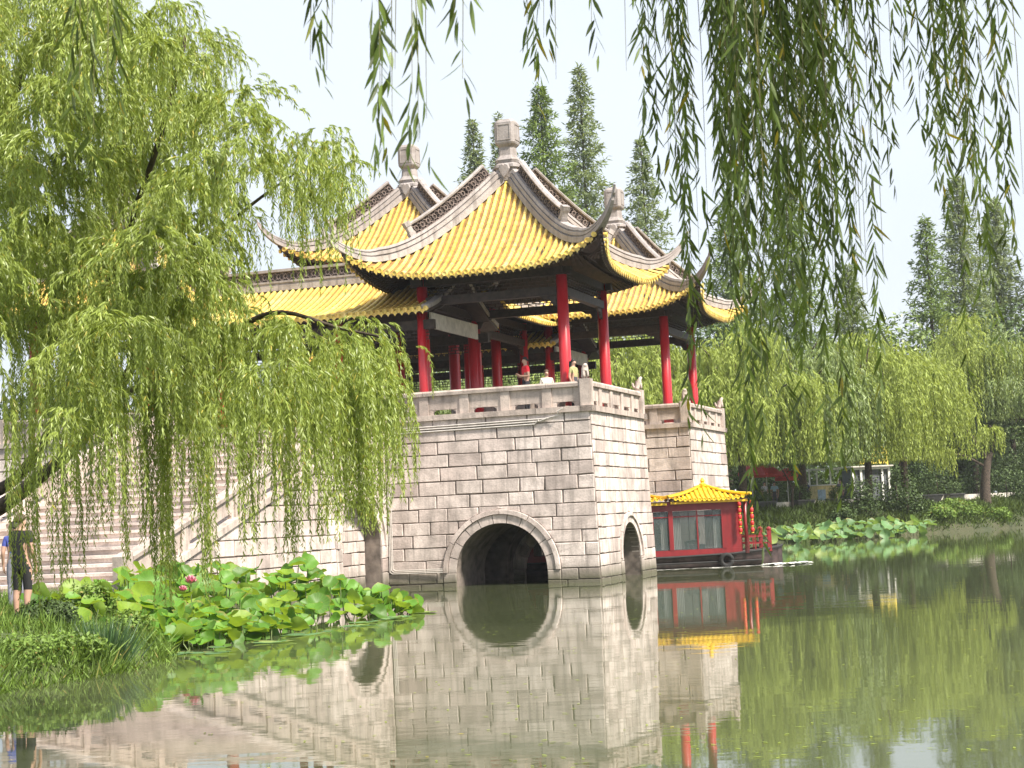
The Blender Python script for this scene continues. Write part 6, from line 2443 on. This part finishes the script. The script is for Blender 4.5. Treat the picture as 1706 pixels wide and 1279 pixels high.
hedge('dark hedge behind the red parasols', 1215, 1330, 14, 3.2, 661)
hedge('dark hedge behind the stall', 1332, 1425, 14.5, 3.2, 662)
hedge('dark hedge behind the kiosk', 1428, 1520, 15, 3.6, 663)
hedge('dark hedge behind the old willow trunk', 1523, 1625, 14, 4.0, 664)
hedge('dark hedge at the right edge behind the promenade', 1628, 1760, 14, 4.4, 665)
r_ = np.random.default_rng(670)
n = 42000
p = np.stack([-110 + 270 * r_.random(n), 165 + 45 * r_.random(n), np.zeros(n)], 1)
p[:, 2] = 2 + (9.5 + 2.5 * np.sin(p[:, 0] * 0.23) + 1.8 * np.sin(p[:, 0] * 0.61 + 1) + 1.2 * np.sin(p[:, 0] * 1.4)) * r_.random(n) ** 0.7
nr = unit(np.stack([r_.normal(size=n) * 0.6, -np.abs(r_.normal(size=n)), r_.normal(size=n) * 0.5 + 0.5], 1))
d = unit(np.cross(nr, r_.normal(size=(n, 3)))); w = np.cross(nr, d)
fwood = put('distant_wood', quads_mesh('distant_wood', kite(p, d, w, 0.9 * (0.7 + 0.6 * r_.random(n)), 0.6 * (0.7 + 0.6 * r_.random(n))), M['broadleaf']))
tag(fwood, 'dark mass of distant woods behind the far shore', 'woods', kind='stuff')

# weeds and grass of the far bank
r_ = np.random.default_rng(680)
n = 42000
row = np.array([(x, y) for x, y in sh if -5 < x < 60])
k_ = r_.integers(0, len(row) - 1, n)
f_ = r_.random((n, 1))
bp = row[k_] * (1 - f_) + row[k_ + 1] * f_
tg = unit(row[k_ + 1] - row[k_])
inl = 0.05 + 4.9 * r_.random(n) ** 0.8
B_ = np.stack([bp[:, 0] - tg[:, 1] * inl, bp[:, 1] + tg[:, 0] * inl, np.interp(inl, [0, 0.35, 2, 4.2, 5.2], [0, 0.35, 1.0, 1.75, 1.86]) - 0.03], 1)
d = unit(r_.normal(size=(n, 3)) * np.array((0.6, 0.6, 0.2)) + np.array((0, -0.2, 0.8)))
w = unit(np.cross(d, r_.normal(size=(n, 3))))
gl_ = np.maximum(0.08, (0.26 + 0.32 * r_.random(n)) * (1 + 0.7 * np.sin(B_[:, 0] * 1.1) * np.sin(B_[:, 1] * 0.9)))
fg = put('far_bank_grass', quads_mesh('far_bank_grass', kite(B_, d, w, gl_, np.full(n, 0.075)), M['grass_dark']))
tag(fg, 'dark weeds and grass covering the far bank', 'grass', kind='stuff')

# summer haze over the lake
mb = MB(); mb.box(-3200, 3200, -400, 5200, -2.7, 52)
hz_ = mb.build('haze', None)
hm = bpy.data.materials.new('haze'); hm.use_nodes = True
hm.node_tree.nodes.remove(hm.node_tree.nodes['Principled BSDF'])
pv_ = hm.node_tree.nodes.new('ShaderNodeVolumePrincipled')
pv_.inputs['Color'].default_value = (0.92, 0.95, 1.0, 1)
pv_.inputs['Density'].default_value = 0.00025
pv_.inputs['Anisotropy'].default_value = 0.2
hm.node_tree.links.new(pv_.outputs[0], hm.node_tree.nodes['Material Output'].inputs['Volume'])
hz_.data.materials.clear(); hz_.data.materials.append(hm)
tag(hz_, 'thin pale summer haze over the lake', 'haze', kind='stuff')
